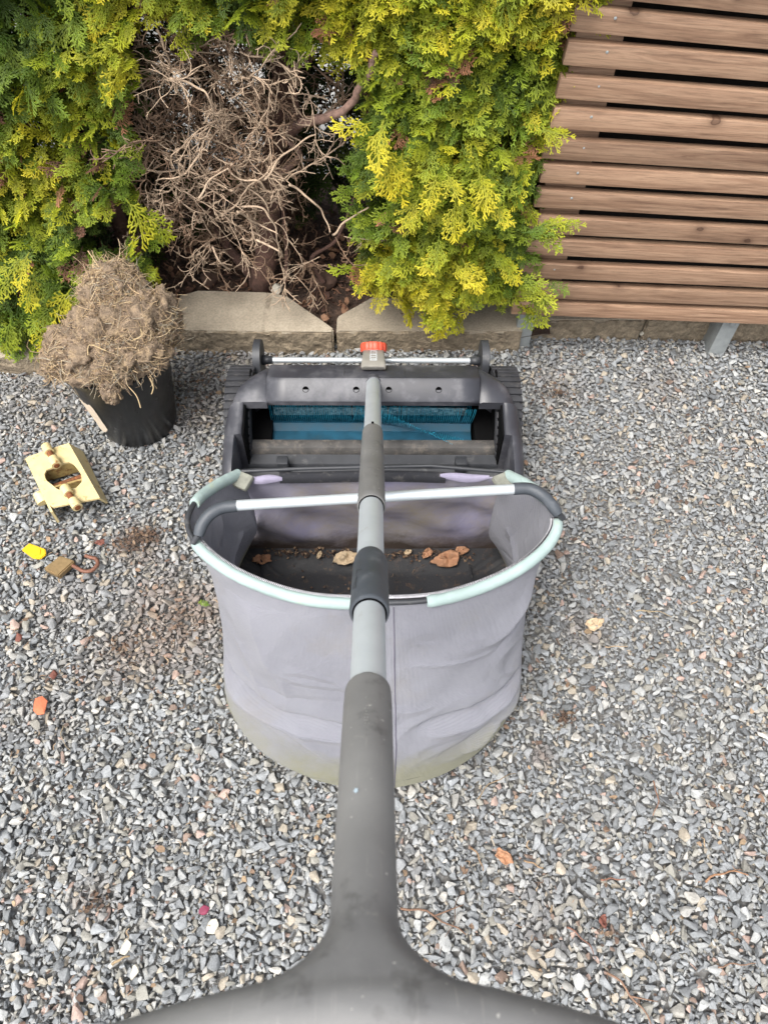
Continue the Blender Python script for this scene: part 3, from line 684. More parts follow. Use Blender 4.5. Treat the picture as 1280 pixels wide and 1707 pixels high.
def grow(name, polys, side, n, xr, zr, label, inner=.25):
    """sprays hung through a crown: each has place, direction, size and tint"""
    P = []; RT = []; SC = []; TN = []; ID = []; vis = []
    tries = 0
    while len(P) < n and tries < n*14:
        tries += 1
        x = random.uniform(*xr); z = random.uniform(*zr)
        yf = face_y(x, z, side); px, py = pj((x, yf, z))
        if not any(inpoly(px, py, q) for q in polys): continue
        u = random.random(); depth = (u**1.6)*inner
        y = yf+depth
        # growth direction: outwards, drooping, spread sideways
        az = random.gauss(0, .75); el = random.gauss(-.15, .5)
        if u < .25: el = random.gauss(-.35, .4)
        d = Vector((math.sin(az)*math.cos(el), -math.cos(az)*math.cos(el), math.sin(el)))
        # keep the edge fronds from leaving the crown
        if side == 2 and px > 850: d.x = abs(d.x)*.5+.1
        nrm = Vector((random.gauss(0, .45), random.gauss(-.55, .35), random.gauss(.8, .35))); nrm = (nrm-nrm.dot(d)*d).normalized()
        if nrm.z < 0 and random.random() < .7: nrm = -nrm
        xa = d.cross(nrm).normalized(); mt = Matrix((xa, d, nrm)).transposed()
        s_ = (random.uniform(.040, .066)+.022*max(0, min(1, (.42-z)/.3)))*(1.0 if u < .6 else 1.2)
        tx, ty = pj((x+d.x*s_*.8, y+d.y*s_*.8, z+d.z*s_*.8))
        if not any(inpoly(tx, ty, q) for q in polys) and random.random() < .82: continue
        if z > .95: s_ *= 1.6
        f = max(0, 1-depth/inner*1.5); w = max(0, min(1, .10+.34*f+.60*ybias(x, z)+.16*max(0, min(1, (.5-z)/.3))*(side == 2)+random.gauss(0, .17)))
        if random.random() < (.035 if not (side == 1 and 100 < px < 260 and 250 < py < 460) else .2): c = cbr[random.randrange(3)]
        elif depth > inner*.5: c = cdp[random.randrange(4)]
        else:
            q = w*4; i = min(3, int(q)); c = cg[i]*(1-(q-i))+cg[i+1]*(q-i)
        c = c*random.uniform(.8, 1.15)
        P.append((x, y, z)); RT.append(tuple(mt.to_euler())); SC.append((s_, s_, s_)); TN.append((c[0], c[1], c[2], 1)); ID.append(random.randrange(7))
        vis.append(depth+(0 if (0 < px < 1280 and -20 < py < 640) else 9))
    return [np.array(a) for a in (P, RT, SC, TN, ID, vis)]
def crown(root, g, label):
    P, RT, SC, TN, ID, vis = g; base = np.array(root.location); order = np.argsort(vis); first = order[:300]; rest = order[300:]
    for i in first:
        o = bpy.data.objects.new('spray', SPM[ID[i]]); COL.objects.link(o); o.parent = root
        o.location = tuple(P[i]-base); o.rotation_euler = tuple(RT[i]); o.scale = tuple(SC[i]); o['tint'] = [float(v) for v in TN[i]]
    s_ = scatter('foliage', P[rest]-base, RT[rest], SC[rest], ID[rest], TN[rest], spray_c, root); s_['label'] = label
hl = empty('thuja_bush', (-.95, 1.66, 0)); tag(hl, 'bushy yellow green thuja at left above the pot of turf', 'bush', 'thuja hedge')
hr = empty('thuja_bush', (.12, 1.66, 0)); tag(hr, 'yellow green thuja at right spilling over the edging stone beside the fence', 'bush', 'thuja hedge')
hm = empty('thuja_tree', (-.338, 1.60, 0)); tag(hm, 'thuja in the middle with a bare dead lower crown of tangled twigs', 'tree')
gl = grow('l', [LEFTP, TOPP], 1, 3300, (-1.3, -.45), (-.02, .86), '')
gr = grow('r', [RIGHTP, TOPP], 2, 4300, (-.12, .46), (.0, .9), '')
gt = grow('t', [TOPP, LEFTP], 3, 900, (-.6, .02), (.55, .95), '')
# the unseen upper hedge, coarser
def upper(n, xr, side):
    P = []; RT = []; SC = []; TN = []; ID = []; vis = []
    for _ in range(n):
        x = random.uniform(*xr); z = random.uniform(.9, 1.75); y = face_y(x, z, side)+random.random()**1.5*.4
        P.append((x, y, z)); RT.append((random.gauss(0, 1), random.gauss(0, .6), random.uniform(2, 4.2))); s_ = random.uniform(.09, .15); SC.append((s_,)*3)
        c = cg[random.randrange(5)]; TN.append((*c, 1)); ID.append(random.randrange(7)); vis.append(20)
    return [np.array(a) for a in (P, RT, SC, TN, ID, vis)]
def lowleft(n):   # beyond the left edge of the frame
    P = []; RT = []; SC = []; TN = []; ID = []; vis = []
    for _ in range(n):
        x = random.uniform(-2.3, -1.25); z = random.uniform(.03, .95); y = face_y(x, z, 1)+random.random()**1.5*.3
        P.append((x, y, z)); RT.append((random.gauss(0, 1), random.gauss(0, .6), random.uniform(2, 4.2))); s_ = random.uniform(.08, .13); SC.append((s_,)*3)
        c = cg[random.randrange(5)]; TN.append((*c, 1)); ID.append(random.randrange(7)); vis.append(20)
    return [np.array(a) for a in (P, RT, SC, TN, ID, vis)]
cat_ = lambda *gs: [np.concatenate(a) for a in zip(*gs)]
# a few long fronds that stick out over the fence and the stones
def frond(pts, k, y0, big=.075):
    P = []; RT = []; SC = []; TN = []; ID = []; vis = []
    allp = []
    for q0 in pts:
        allp.append(q0[:4]+(q0[4]*.72, q0[5]))
        allp.append((q0[0]+random.gauss(0, 16), q0[1]+random.gauss(0, 14), q0[2]+random.gauss(0, .3), q0[3]+random.gauss(0, .25), q0[4]*.66, max(0, min(.98, q0[5]-random.random()*.4))))
    for px, py, dx, dz, s_, w in allp:
        p = uY(px, py, y0); d = Vector((dx, -.45, dz)).normalized(); nrm = Vector((0, -.45, .9)); nrm = (nrm-nrm.dot(d)*d).normalized(); xa = d.cross(nrm)
        mt = Matrix((xa, d, nrm)).transposed(); q = w*4; i = min(3, int(q)); c = cg[i]*(1-(q-i))+cg[i+1]*(q-i)
        P.append(tuple(p)); RT.append(tuple(mt.to_euler())); SC.append((s_,)*3); TN.append((*c, 1)); ID.append(k % 7); vis.append(0); k += 1
    return [np.array(a) for a in (P, RT, SC, TN, ID, vis)]
fr = frond([(880, 385, 1, .35, .10, .55), (890, 395, .9, .0, .08, .5), (895, 380, .8, .6, .08, .6), (875, 485, 1, .15, .10, .6), (880, 500, 1, -.1, .08, .5), (860, 490, .9, .5, .08, .6), (905, 215, 1, 0, .07, .7),
            (726, 505, .05, -1, .10, .85), (738, 520, -.1, -1, .09, .9), (733, 500, .2, -1, .07, .85), (775, 470, .3, -.8, .07, .6), (640, 200, -.2, -.4, .11, .95), (645, 235, .1, -.8, .12, 1), (655, 260, .2, -.8, .11, 1), (770, 430, .2, -.3, .10, 1), (740, 405, -.3, -.3, .10, .95),
            (730, 290, -.2, -.4, .09, .95), (800, 290, .3, -.4, .1, .95), (810, 330, .4, -.3, .09, .9), (760, 330, 0, -.5, .1, .9), (700, 330, -.4, -.3, .09, .9), (830, 430, .5, -.5, .09, .9), (790, 440, .3, -.6, .08, .95)], 0, 1.36)
frl = frond([(90, 520, -.5, -.7, .13, .8), (120, 480, -.6, -.6, .12, .9), (215, 425, .3, .6, .09, .6), (225, 445, .7, .1, .08, .5), (205, 440, .6, -.3, .09, .5), (210, 330, .7, -1, .12, .75), (50, 420, -.4, -.4, .1, .9), (60, 455, -.3, -.6, .11, .8), (20, 530, -.3, -.6, .12, .5)], 3, 1.36)
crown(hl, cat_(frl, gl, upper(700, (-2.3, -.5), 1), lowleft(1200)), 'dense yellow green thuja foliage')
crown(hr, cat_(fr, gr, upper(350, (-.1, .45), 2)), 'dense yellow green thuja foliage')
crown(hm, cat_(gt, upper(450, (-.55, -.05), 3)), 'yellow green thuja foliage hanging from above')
# dark inner foliage behind the bare twigs
def backing(n, xr, zr, yr, dens):
    P = []; RT = []; SC = []; TN = []; ID = []
    for _ in range(n):
        x = random.uniform(*xr); z = random.uniform(*zr); y = random.uniform(*yr)
        if fnoise((x, y, z), 6, 4) < dens(x, z): continue
        P.append((x, y, z)); RT.append((random.gauss(.6, 1), random.gauss(0, .8), random.uniform(0, 6.28))); s_ = random.uniform(.07, .12); SC.append((s_,)*3)
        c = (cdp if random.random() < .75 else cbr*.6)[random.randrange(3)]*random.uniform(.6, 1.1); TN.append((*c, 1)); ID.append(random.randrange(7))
    return [np.array(a) for a in (P, RT, SC, TN, ID)]
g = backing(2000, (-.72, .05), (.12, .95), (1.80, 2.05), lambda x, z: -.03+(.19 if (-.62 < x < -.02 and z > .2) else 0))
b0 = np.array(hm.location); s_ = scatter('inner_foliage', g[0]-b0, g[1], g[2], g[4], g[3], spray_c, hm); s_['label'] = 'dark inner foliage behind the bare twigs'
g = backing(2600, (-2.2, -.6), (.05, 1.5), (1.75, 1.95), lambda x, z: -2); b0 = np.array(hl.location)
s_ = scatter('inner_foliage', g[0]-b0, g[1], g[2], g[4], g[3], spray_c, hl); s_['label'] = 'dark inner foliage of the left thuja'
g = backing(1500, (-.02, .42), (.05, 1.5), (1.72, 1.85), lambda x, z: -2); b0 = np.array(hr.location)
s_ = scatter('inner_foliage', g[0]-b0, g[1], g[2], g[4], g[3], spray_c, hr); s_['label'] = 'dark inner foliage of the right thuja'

# trunks and main branches
def wp(root, pts): return [np.array(p)-np.array(root.location) for p in pts]
def branch(name, root, ctrl, r0, r1, mat, n=10, k=8, wob=.0):
    P = spline(wp(root, ctrl), n); rr = np.linspace(r0, r1, len(P))*np.array([1+.12*fnoise(p, 40, 2) for p in P])
    if wob: P = P+np.array([[fnoise(p, 25, 1)*wob, fnoise(p, 25, 5)*wob, 0] for p in P])
    return tube(name, P, rr, mat, root, n=k, auto=None)
branch('trunk', hm, [uz(432, 485, .02), uY(442, 430, 1.62), uY(452, 330, 1.66), uY(462, 200, 1.70), uY(470, 80, 1.72), (-.25, 1.72, 1.0), (-.24, 1.72, 1.6)], .030, .02, bark_m, k=14, wob=.006)
branch('branch', hm, [uY(485, 180, 1.70), uY(475, 215, 1.66), uY(505, 205, 1.56), uY(560, 190, 1.48), uY(592, 165, 1.45), uY(612, 125, 1.44), uY(628, 85, 1.43)], .011, .006, branch_m, wob=.008)
branch('branch', hm, [uY(455, 250, 1.68), uY(480, 225, 1.62), uY(500, 205, 1.58), uY(490, 150, 1.60), uY(505, 90, 1.62)], .012, .005, bark_m)
branch('branch', hm, [uY(448, 300, 1.66), uY(500, 260, 1.6), uY(470, 230, 1.58)], .010, .004, branch_m)
branch('branch', hm, [uY(420, 460, 1.66), uY(380, 410, 1.70), uY(350, 350, 1.74), uY(330, 150, 1.78)], .014, .008, bark_m)
branch('branch', hm, [uY(475, 470, 1.60), uY(478, 420, 1.62), uY(472, 330, 1.66), uY(485, 200, 1.72)], .006, .004, bark_m)
branch('branch', hm, [uY(540, 470, 1.62), uY(520, 430, 1.63), uY(560, 400, 1.66), uY(590, 330, 1.7)], .007, .003, bark_m)
for tr_, xs in ((hl, (-1.2, -.95, -.7)), (hr, (.0, .15, .3))):
    for x in xs: branch('trunk', tr_, [(x, 1.68, .0), (x+.02, 1.69, .5), (x-.01, 1.68, 1.0), (x, 1.68, 1.6)], .022, .014, bark_m, k=10, wob=.008)

# tangle of dead twigs
def twig_tangle():
    Vs = {0: [], 1: [], 2: []}; Fs = {0: [], 1: [], 2: []}
    def add(P, r0, r1, mi, k=4):
        V, F = tube_geo(P, np.linspace(r0, r1, len(P)), k, False); b = len(Vs[mi]); Vs[mi].extend(V); Fs[mi].extend([tuple(i+b for i in f) for f in F])
    def walk(p, d, ln, n, curl):
        P = [np.array(p)]; d = np.array(d)/np.linalg.norm(d); ax = rng.normal(0, 1, 3)
        for i in range(n):
            d = d+np.cross(ax, d)*curl+rng.normal(0, .13, 3); d /= np.linalg.norm(d); P.append(P[-1]+d*ln/n)
        return P
    def grow_(p, d, ln, r, lvl, mi):
        n = 9 if lvl == 0 else (6 if lvl == 1 else 3); P = walk(p, d, ln, n, rng.normal(0, .10 if lvl == 0 else .24)); add(P, r, r*(.7 if lvl == 2 else .6), mi)
        if lvl < 2:
            k = int(rng.integers(5, 9)) if lvl == 0 else int(rng.integers(2, 4))
            for _ in range(k):
                i = int(rng.integers(1, n)); dd = (P[i]-P[i-1]); dd = dd/np.linalg.norm(dd)+rng.normal(0, .75, 3)*np.array([1, .7, 1])
                grow_(P[i], dd, ln*rng.uniform(.22, .5), r*.78, lvl+1, mi)
    hole = [(205, 70), (300, 40), (440, 75), (560, 110), (600, 190), (560, 260), (570, 330), (590, 420), (560, 470), (430, 470), (320, 470), (265, 450), (225, 350), (235, 280), (210, 180)]
    n = 0
    while n < 410:
        px = random.uniform(205, 600); py = random.uniform(55, 475)
        if not inpoly(px, py, hole): continue
        if px > 470 and random.random() < .80: continue
        if py > 400 and random.random() < .6: continue
        n += 1; front = random.random(); Y = 1.50+.26*front
        p = uY(px, py, Y); d = np.array([random.gauss(.25, .8), random.gauss(-.35, .5), random.gauss(.0, .7)])
        r_ = random.uniform(.0016, .0034)
        mi = 0 if front < .34 and random.random() < .75 else (1 if front < .75 else 2)  # pale twigs mostly in front, darker ones deeper in
        grow_(p, d, random.uniform(.06, .16), r_*.66, 0, mi)
    hm_b = np.array(hm.location)
    cols = ['#b09a83', '#8d745f', '#66523f']
    for i, nm in enumerate(('pale', 'brown', 'dark')):
        mt = M('dead_twig_'+nm, cols[i], .9, .35, 120, .5, 400); V = [v-hm_b for v in Vs[i]]
        o = obj('dead_twigs', V, Fs[i], mt, hm); o['kind'] = 'stuff'; o['label'] = ['pale grey dead twigs in front', 'brown dead twigs', 'dark dead twigs deep in the crown'][i]
    # larger single pale twigs
    pale = bpy.data.materials['dead_twig_pale']
    for c in ([(445, 300), (465, 270), (500, 235), (525, 225)], [(370, 360), (395, 335), (440, 290), (470, 255)], [(480, 305), (520, 335), (545, 365), (550, 385)], [(400, 345), (440, 352), (462, 385), (468, 430)],
              [(285, 130), (330, 145), (350, 160), (352, 200)], [(262, 50), (278, 90), (285, 140)], [(398, 350), (430, 375), (465, 390)], [(350, 415), (365, 435), (382, 453)], [(330, 330), (352, 300), (380, 280)],
              [(455, 320), (430, 300), (400, 300), (375, 270)], [(550, 390), (590, 360), (610, 345)], [(330, 255), (310, 290), (260, 300)], [(392, 270), (410, 310), (440, 330), (450, 350)], [(425, 400), (460, 420), (470, 435)]):
        Y = random.uniform(1.44, 1.5); branch('twig', hm, [uY(x, y, Y+random.uniform(-.02, .02)) for x, y in c], .0028, .0014, pale, n=7, k=6, wob=.012)
twig_tangle()
# leaf litter in the bed
P = []
for _ in range(1800):
    x = random.uniform(-1.0, .38); P.append((x, random.uniform(1.5, 1.95), .032+random.uniform(0, .02)+.03*max(0, fnoise((x, 0, 0), 6))))
litter('bed_litter', np.array(P), (.01, .035), ['#5b4032', '#70503c', '#493329', '#8a6850'], 'brown fallen needles and leaf bits on the soil bed', flat=.8)
# the pale wall seen in chips of light through the hedge
ppm = M('pale_paving', '#a3a3a0', .9, .25, 8, .3, 80)
tag(sheet('path', -3, 2, 2.12, 3.02, -.002, 60, 20, ppm, .004, 4), 'pale path glimpsed through the gap in the hedge', kind='structure')
wallm = M('pale_render', '#b9bbbb', .9, .25, 6, .2, 60)
tag(boxo('garden_wall', (-.6, 3.1, .45), (5.5, .15, .9), wallm), 'pale wall glimpsed through the gap in the hedge', 'wall')

# ------------------------------------------------------------------ pot with dried turf
pc = np.array([-.595, 1.195, 0]); pot = empty('plant_pot', tuple(pc)); tag(pot, 'black plastic plant pot filled with dried turf', 'pot')
V, F = revolve_geo([(0, .001), (.084, .001), (.088, .006), (.118, .228), (.124, .230), (.126, .246), (.121, .248), (.1165, .236), (.09, .03), (0, .03)], 56)
obj('body', V, F, pot_m, pot, auto=40)
# label on the pot
V = []; 
for i in range(9):
    for j in range(7):
        a = R(222)+R(24)*i/8; z = .07+.085*j/6; r_ = .088+(.118-.088)*(z-.006)/.222+.0012
        z2 = z+.02*math.sin(i/8*3.1)*(1 if j == 6 else -1 if j == 0 else 0); V.append((r_*math.cos(a), r_*math.sin(a), z2))
obj('label', V, grid_faces(7, 9), pot_label_m, pot)
turf = empty('turf_clump', (pc[0], pc[1], .24)); tag(turf, 'heap of dried grass turf and grey soil overflowing the black pot', 'turf')
def lump(name, c, r_, seed, sub=5, amp=.25):
    bm = bmesh.new(); bmesh.ops.create_icosphere(bm, subdivisions=sub, radius=1)
    for v in bm.verts:
        p = v.co.normalized(); d = 1+amp*fnoise(p, 1.6, seed)+amp*.6*fnoise(p, 4, seed)+amp*.35*abs(fnoise(p, 10, seed))+amp*.22*fnoise(p, 22, seed)+amp*.12*fnoise(p, 45, seed)
        v.co = Vector((p.x*r_[0]*d, p.y*r_[1]*d, p.z*r_[2]*d))
    o = bmobj(name, bm, heap_m, turf, auto=None); o.location = tuple(np.array(c)-np.array(turf.location)); o.scale = (1, 1, 1); return o
LC = []
def pl(px, py, d_): return CP+ray(px, py)*d_
lumps = [((212, 552), 1.61, (.088, .08, .064)), ((135, 589), 1.60, (.068, .06, .048)), ((188, 495), 1.62, (.060, .06, .055)), ((258, 540), 1.64, (.050, .055, .075)), ((192, 608), 1.575, (.040, .036, .040)), ((238, 584), 1.60, (.048, .045, .042)), ((185, 655), 1.585, (.018, .015, .028)), ((192, 472), 1.63, (.050, .05, .036)), ((168, 560), 1.60, (.070, .06, .06)), ((105, 602), 1.61, (.042, .04, .036)), ((176, 622), 1.58, (.03, .026, .028))]
for i, (pp, d_, r_) in enumerate(lumps):
    r_ = tuple(v*1.0 for v in r_)
    c = pl(*pp, d_); lump('soil_clod', c, r_, i*3.1, 5 if r_[0] > .03 else 4, .42 if r_[0] > .05 else .5); LC.append((c, r_))
# strands of dry grass over the clods
def straw():
    V = []; F = []; T = []; cols = [np.array(L(c)[:3]) for c in ('#c2a884', '#ae9674', '#ccb692', '#978066', '#a59c8a', '#877462')]
    bt = np.array(turf.location)
    for k in range(6200):
        top = random.random() < .55
        i = random.choice([0, 0, 2, 2, 7, 3, 3, 8]) if top else random.choice([0, 1, 1, 3, 4, 5, 8, 9, 10])
        c, r_ = LC[i]; a = rng.normal(0, 1, 3); a[2] = abs(a[2])*1.0+.1 if i in (2, 7) else a[2]*.8+.2; a[1] -= .35; a /= np.linalg.norm(a)
        p = c+a*np.array(r_)*random.uniform(.98, 1.12); t = np.cross(a, rng.normal(0, 1, 3)); t /= np.linalg.norm(t); t = t+a*random.uniform(-.08, .12)
        ln = random.uniform(.018, .065)*(1.4 if random.random() < .12 else 1); n = 5; P = [p]; ax = rng.normal(0, .22, 3)
        for j in range(n-1):
            t = t+np.cross(ax, t)-a*.12; t /= np.linalg.norm(t); P.append(P[-1]+t*ln/n)
        v, f = tube_geo([q-bt for q in P], np.linspace(.0006, .0003, n)*random.uniform(.7, 1.9), 3, False)
        b = len(V); V.extend(v); F.extend([tuple(x+b for x in ff) for ff in f]); cc = random.choice(cols)*random.uniform(.7, 1.2)
        T.extend([(*cc, 1)]*len(v))
    o = obj('dry_grass', V, F, straw_m, turf); at = o.data.attributes.new('tint', 'FLOAT_COLOR', 'POINT'); at.data.foreach_set('color', np.array(T, np.float32).ravel())
    o['kind'] = 'stuff'
straw()
P = []
for _ in range(2600):
    c, r_ = random.choice(LC); a = rng.normal(0, 1, 3); a[1] -= .4; a /= np.linalg.norm(a); P.append(c+a*np.array(r_)*random.uniform(.98, 1.1)-np.array(turf.location))
crumb = scatter('soil_crumbs', np.array(P), rng.uniform(0, 6, (2600, 3)), np.repeat(rng.uniform(.0012, .0038, (2600, 1)), 3, 1), rng.integers(0, 14, 2600),
        np.array([L(c) for c in ('#7b6754', '#8c7962', '#5f5044', '#978672')])[rng.integers(0, 4, 2600)], stone_c, turf)
for c in ([(178, 585), (150, 575), (147, 592)], [(215, 645), (228, 660), (235, 680)], [(250, 630), (256, 645), (253, 657)], [(165, 445), (155, 430), (147, 418)], [(235, 548), (236, 560), (222, 567)]):
    P = [pl(x, y, 1.52)-np.array(turf.location) for x, y in c]; tube('root_strand', spline(P, 5), .001, straw_m if False else M('root_strand', '#b09a74', .7), turf, n=5)

# ------------------------------------------------------------------ cream steel bracket, padlock with tag
def bracket():
    a = uz(45, 762, .052); b = uz(115, 738, .052); c = uz(167, 830, .05); d = uz(85, 846, .05)
    o3 = (a+b+c+d)/4; root = empty('lock_bracket', (o3[0], o3[1], 0)); tag(root, 'cream painted steel lock bracket with rusty bolts lying on the gravel', 'bracket')
    base = np.array(root.location)
    ex = (b-a); ey = (d-a); Q = lambda u, v, z=0: a*(1-u)*(1-v)+b*u*(1-v)+c*u*v+d*(1-u)*v+np.array([0, 0, z])-base
    # plate with a keyed opening
    hole = [(.27, .33), (.78, .30), (.86, .36), (.90, .55), (.84, .68), (.66, .76), (.30, .72), (.16, .50), (.18, .40)]
    hp = []; op = []
    k = 48; cen = np.array([.52, .52])
    for i in range(k):
        t = 2*math.pi*i/k; dr = np.array([math.cos(t), math.sin(t)])
        def hit(poly):
            best = None
            for j in range(len(poly)):
                p, q = np.array(poly[j]), np.array(poly[(j+1) % len(poly)]); e = q-p; den = dr[0]*e[1]-dr[1]*e[0]
                if abs(den) < 1e-9: continue
                w = p-cen; s1 = (w[0]*e[1]-w[1]*e[0])/den; s2 = (w[0]*dr[1]-w[1]*dr[0])/den
                if s1 > 0 and -1e-6 <= s2 <= 1+1e-6 and (best is None or s1 < best): best = s1
            return cen+dr*best
        hp.append(hit(hole)); op.append(hit([(0, 0), (1, 0), (1, 1), (0, 1)]))
    V = []; F = []
    for z in (0, -.005):
        for P in (op, hp): V += [Q(p[0], p[1], z) for p in P]
    for i in range(k):
        j = (i+1) % k; F += [(i, j, k+j, k+i), (2*k+i, 3*k+i, 3*k+j, 2*k+j), (k+i, k+j, 3*k+j, 3*k+i), (i, 2*k+i, 2*k+j, j)]
    obj('plate', V, F, cream_m, root, auto=40)
    def wall(u0, v0, u1, v1, h0, h1, th=.005, nm='flange'):
        p, q = Q(u0, v0), Q(u1, v1); d_ = (q-p); nn = np.array([-d_[1], d_[0], 0]); nn /= np.linalg.norm(nn)
        V = []
        for s_ in (0, th):
            V += [p+nn*s_+np.array([0, 0, -.003]), q+nn*s_+np.array([0, 0, -.003]), q+nn*s_+np.array([0, 0, -h1]), p+nn*s_+np.array([0, 0, -h0])]
        F = [(0, 1, 2, 3), (4, 7, 6, 5), (0, 4, 5, 1), (1, 5, 6, 2), (2, 6, 7, 3), (3, 7, 4, 0)]
        return obj(nm, V, F, cream_m, root, smooth=False)
    sw_ = [uz(139, 752, .006)-base, uz(181, 838, .004)-base]; tp = [Q(1, 0, -.0005), Q(1, 1, -.0005)]
    V = [tp[0], tp[1], sw_[1], sw_[0]]; V += [p+np.array([-.005, -.002, -.001]) for p in V]
    obj('flange', V, [(0, 1, 2, 3), (7, 6, 5, 4), (0, 4, 5, 1), (1, 5, 6, 2), (2, 6, 7, 3), (3, 7, 4, 0)], cream_m, root, smooth=False)
    wall(.005, 1.06, .005, .0, .046, .042)
    for w_ in (wall(.02, .30, .98, .30, .044, .044, nm='cross_plate'), wall(.12, .66, .98, .64, .046, .046, nm='cross_plate')): w_.data.materials[0] = oldcream_m
    tube('spindle', [Q(.2, .5, -.03), Q(.9, .46, -.03)], .006, rust_m, root, n=12)
    def knuckle(px0, py0, px1, py1, r_, z):
        p, q = uz(px0, py0, z)-base, uz(px1, py1, z)-base
        tube('hinge_barrel', [p, p+(q-p)*.34], r_, cream_m, root, n=18)
        tube('hinge_barrel', [p+(q-p)*.64, q], r_*1.05, cream_m, root, n=18)
        tube('bolt', [p-(q-p)*.03, q+(q-p)*.03], r_*.62, rust_m, root, n=12)
    knuckle(77, 743, 95, 776, .0105, .062); knuckle(108, 812, 130, 846, .0105, .060)
    tube('knob', [uz(66, 822, .028)-base, uz(74, 838, .02)-base], .014, cream_m, root, n=18)
bracket()
def padlock():
    root = empty('padlock', tuple(uz(98, 943, 0))); tag(root, 'tarnished brass padlock with open rusty shackle on the gravel', 'padlock'); base = np.array(root.location)
    a, b, c, d = [uz(x, y, .024)-base for x, y in ((101, 925), (125, 935), (97, 960), (72, 947))]
    bm = bmesh.new(); t = [bm.verts.new(p) for p in (a, b, c, d)]; l = [bm.verts.new(p+np.array([0, 0, -.016])) for p in (a, b, c, d)]
    bm.faces.new(t); bm.faces.new(l[::-1])
    for i in range(4): bm.faces.new((t[i], l[i], l[(i+1) % 4], t[(i+1) % 4]))
    bmesh.ops.bevel(bm, geom=list(bm.edges), offset=.0025, segments=2, affect='EDGES'); bmobj('body', bm, brass_m, root)
    sh = [uz(x, y, .016)-base for x, y in ((112, 937), (128, 946), (140, 952), (153, 951), (163, 941), (161, 932), (151, 929), (143, 926))]
    tube('shackle', spline(sh, 6), .0042, shackle_m, root, n=12)
    rg = [uz(x, y, .014)-base for x, y in ((75, 938), (80, 928), (92, 926), (90, 936), (82, 944))]
    tube('ring', spline(rg, 6, True), .0012, galv_m, root, n=6)
    kt = empty('key_tag', tuple(uz(57, 918, 0))); tag(kt, 'bright yellow plastic key tag next to the padlock', 'key tag'); kb = np.array(kt.location)
    q = [uz(x, y, .016)-kb for x, y in ((36, 916), (49, 905), (76, 915), (77, 924), (68, 931), (55, 930))]
    bm = bmesh.new(); t = [bm.verts.new(p) for p in q]; l = [bm.verts.new(p+np.array([0, 0, -.006])) for p in q]; bm.faces.new(t[::-1]); bm.faces.new(l); k = len(q)
    for i in range(k): bm.faces.new((t[i], t[(i+1) % k], l[(i+1) % k], l[i]))
    bmesh.ops.bevel(bm, geom=list(bm.edges), offset=.0015, segments=2, affect='EDGES'); bmobj('tag_body', bm, yellow_m, kt)
    w = [uz(x, y, .0175)-kb for x, y in ((43, 915), (51, 909), (68, 916), (67, 924), (58, 926))]
    obj('tag_window', w+[p+np.array([0, 0, -.002]) for p in w], [(0, 1, 2, 3, 4), (9, 8, 7, 6, 5)]+[(i, 5+i, 5+(i+1) % 5, (i+1) % 5) for i in range(5)], yellow_m, kt, smooth=False)
padlock()
# ------------------------------------------------------------------ the leaf sweeper
RY = .7
sw = empty('leaf_sweeper', (-.003-.022*RY, RY, 0), .022); tag(sw, 'push leaf sweeper with black housing, lavender collection bag and long handle', 'leaf sweeper')
def q3(x, Y, z): return (x, Y-RY, z)
def extrude_x(name, prof, x0, x1, mat, parent=sw, th=.003, closed=False, auto=35, nx=2):
    xs = np.linspace(x0, x1, nx); k = len(prof); V = [q3(x, y, z) for x in xs for y, z in prof]; F = []
    for i in range(nx-1):
        for j in range(k if closed else k-1): F.append((i*k+j, i*k+(j+1) % k, (i+1)*k+(j+1) % k, (i+1)*k+j))
    if closed: F.append(tuple(range(k))); F.append(tuple((nx-1)*k+j for j in range(k))[::-1])
    o = obj(name, V, F, mat, parent, auto=auto)
    if not closed:
        sm = o.modifiers.new('thickness', 'SOLIDIFY'); sm.thickness = th; sm.offset = 0
    return o
# top cover
prof = [(1.158, .155), (1.152, .225), (1.144, .252), (1.134, .264), (1.122, .270), (1.082, .2865), (1.076, .2882), (1.071, .286), (1.043, .2645), (1.040, .261), (1.039, .252), (1.06, .25)]
extrude_x('top_cover', prof, -.2155, .2155, housing_m, th=.004, nx=12, auto=18)
# recessed ribs on the top
for s_ in (-1, 1):
    extrude_x('rib', [(1.128, .2675), (1.10, .284), (1.078, .2905), (1.078, .287), (1.10, .280), (1.128, .264)], s_*.06, s_*.064, housing_m, closed=True)
stations = [(1.153, .2255, .215), (1.142, .228, .2455), (1.124, .238, .266), (1.10, .262, .2775), (1.082, .278, .281), (1.070, .285, .280), (1.050, .294, .272), (1.035, .299, .264), (1.0345, .2991, .2638), (1.034, .2993, .2635), (1.00, .3035, .254), (.966, .304, .247), (.964, .304, .2465), (.93, .3035, .242), (.90, .302, .236), (.87, .298, .225), (.85, .294, .208), (.835, .289, .175), (.828, .286, .12), (.826, .285, .06)]
def cheek(s_):
    V = []; F = []; fr = [0, .08, .30, .62, .85, 1.0, 1.0]; na = 8
    for k, (Y, xo, zt) in enumerate(stations):
        xi = .2155 if Y > 1.0348 else (.2625 if Y > .965 else .275)
        w = xo-xi; dz = [0, .003, .003, -.002, -.012, -.035, -.16]
        V.append(q3(s_*xi, Y, max(.05, zt-.17) if Y <= 1.0342 else zt-.02))
        V += [q3(s_*(xi+w*f_), Y, max(.045, zt+d_-.003)) for f_, d_ in zip(fr, dz)]
    for i in range(len(stations)-1):
        for j in range(na-1): F.append((i*na+j, i*na+j+1, (i+1)*na+j+1, (i+1)*na+j))
    k = len(stations)-1; F.append(tuple(k*na+j for j in range(na)))
    o = obj('side_cover', V, F, housing_m, sw, auto=50)
    return o
for s_ in (-1, 1): cheek(s_)
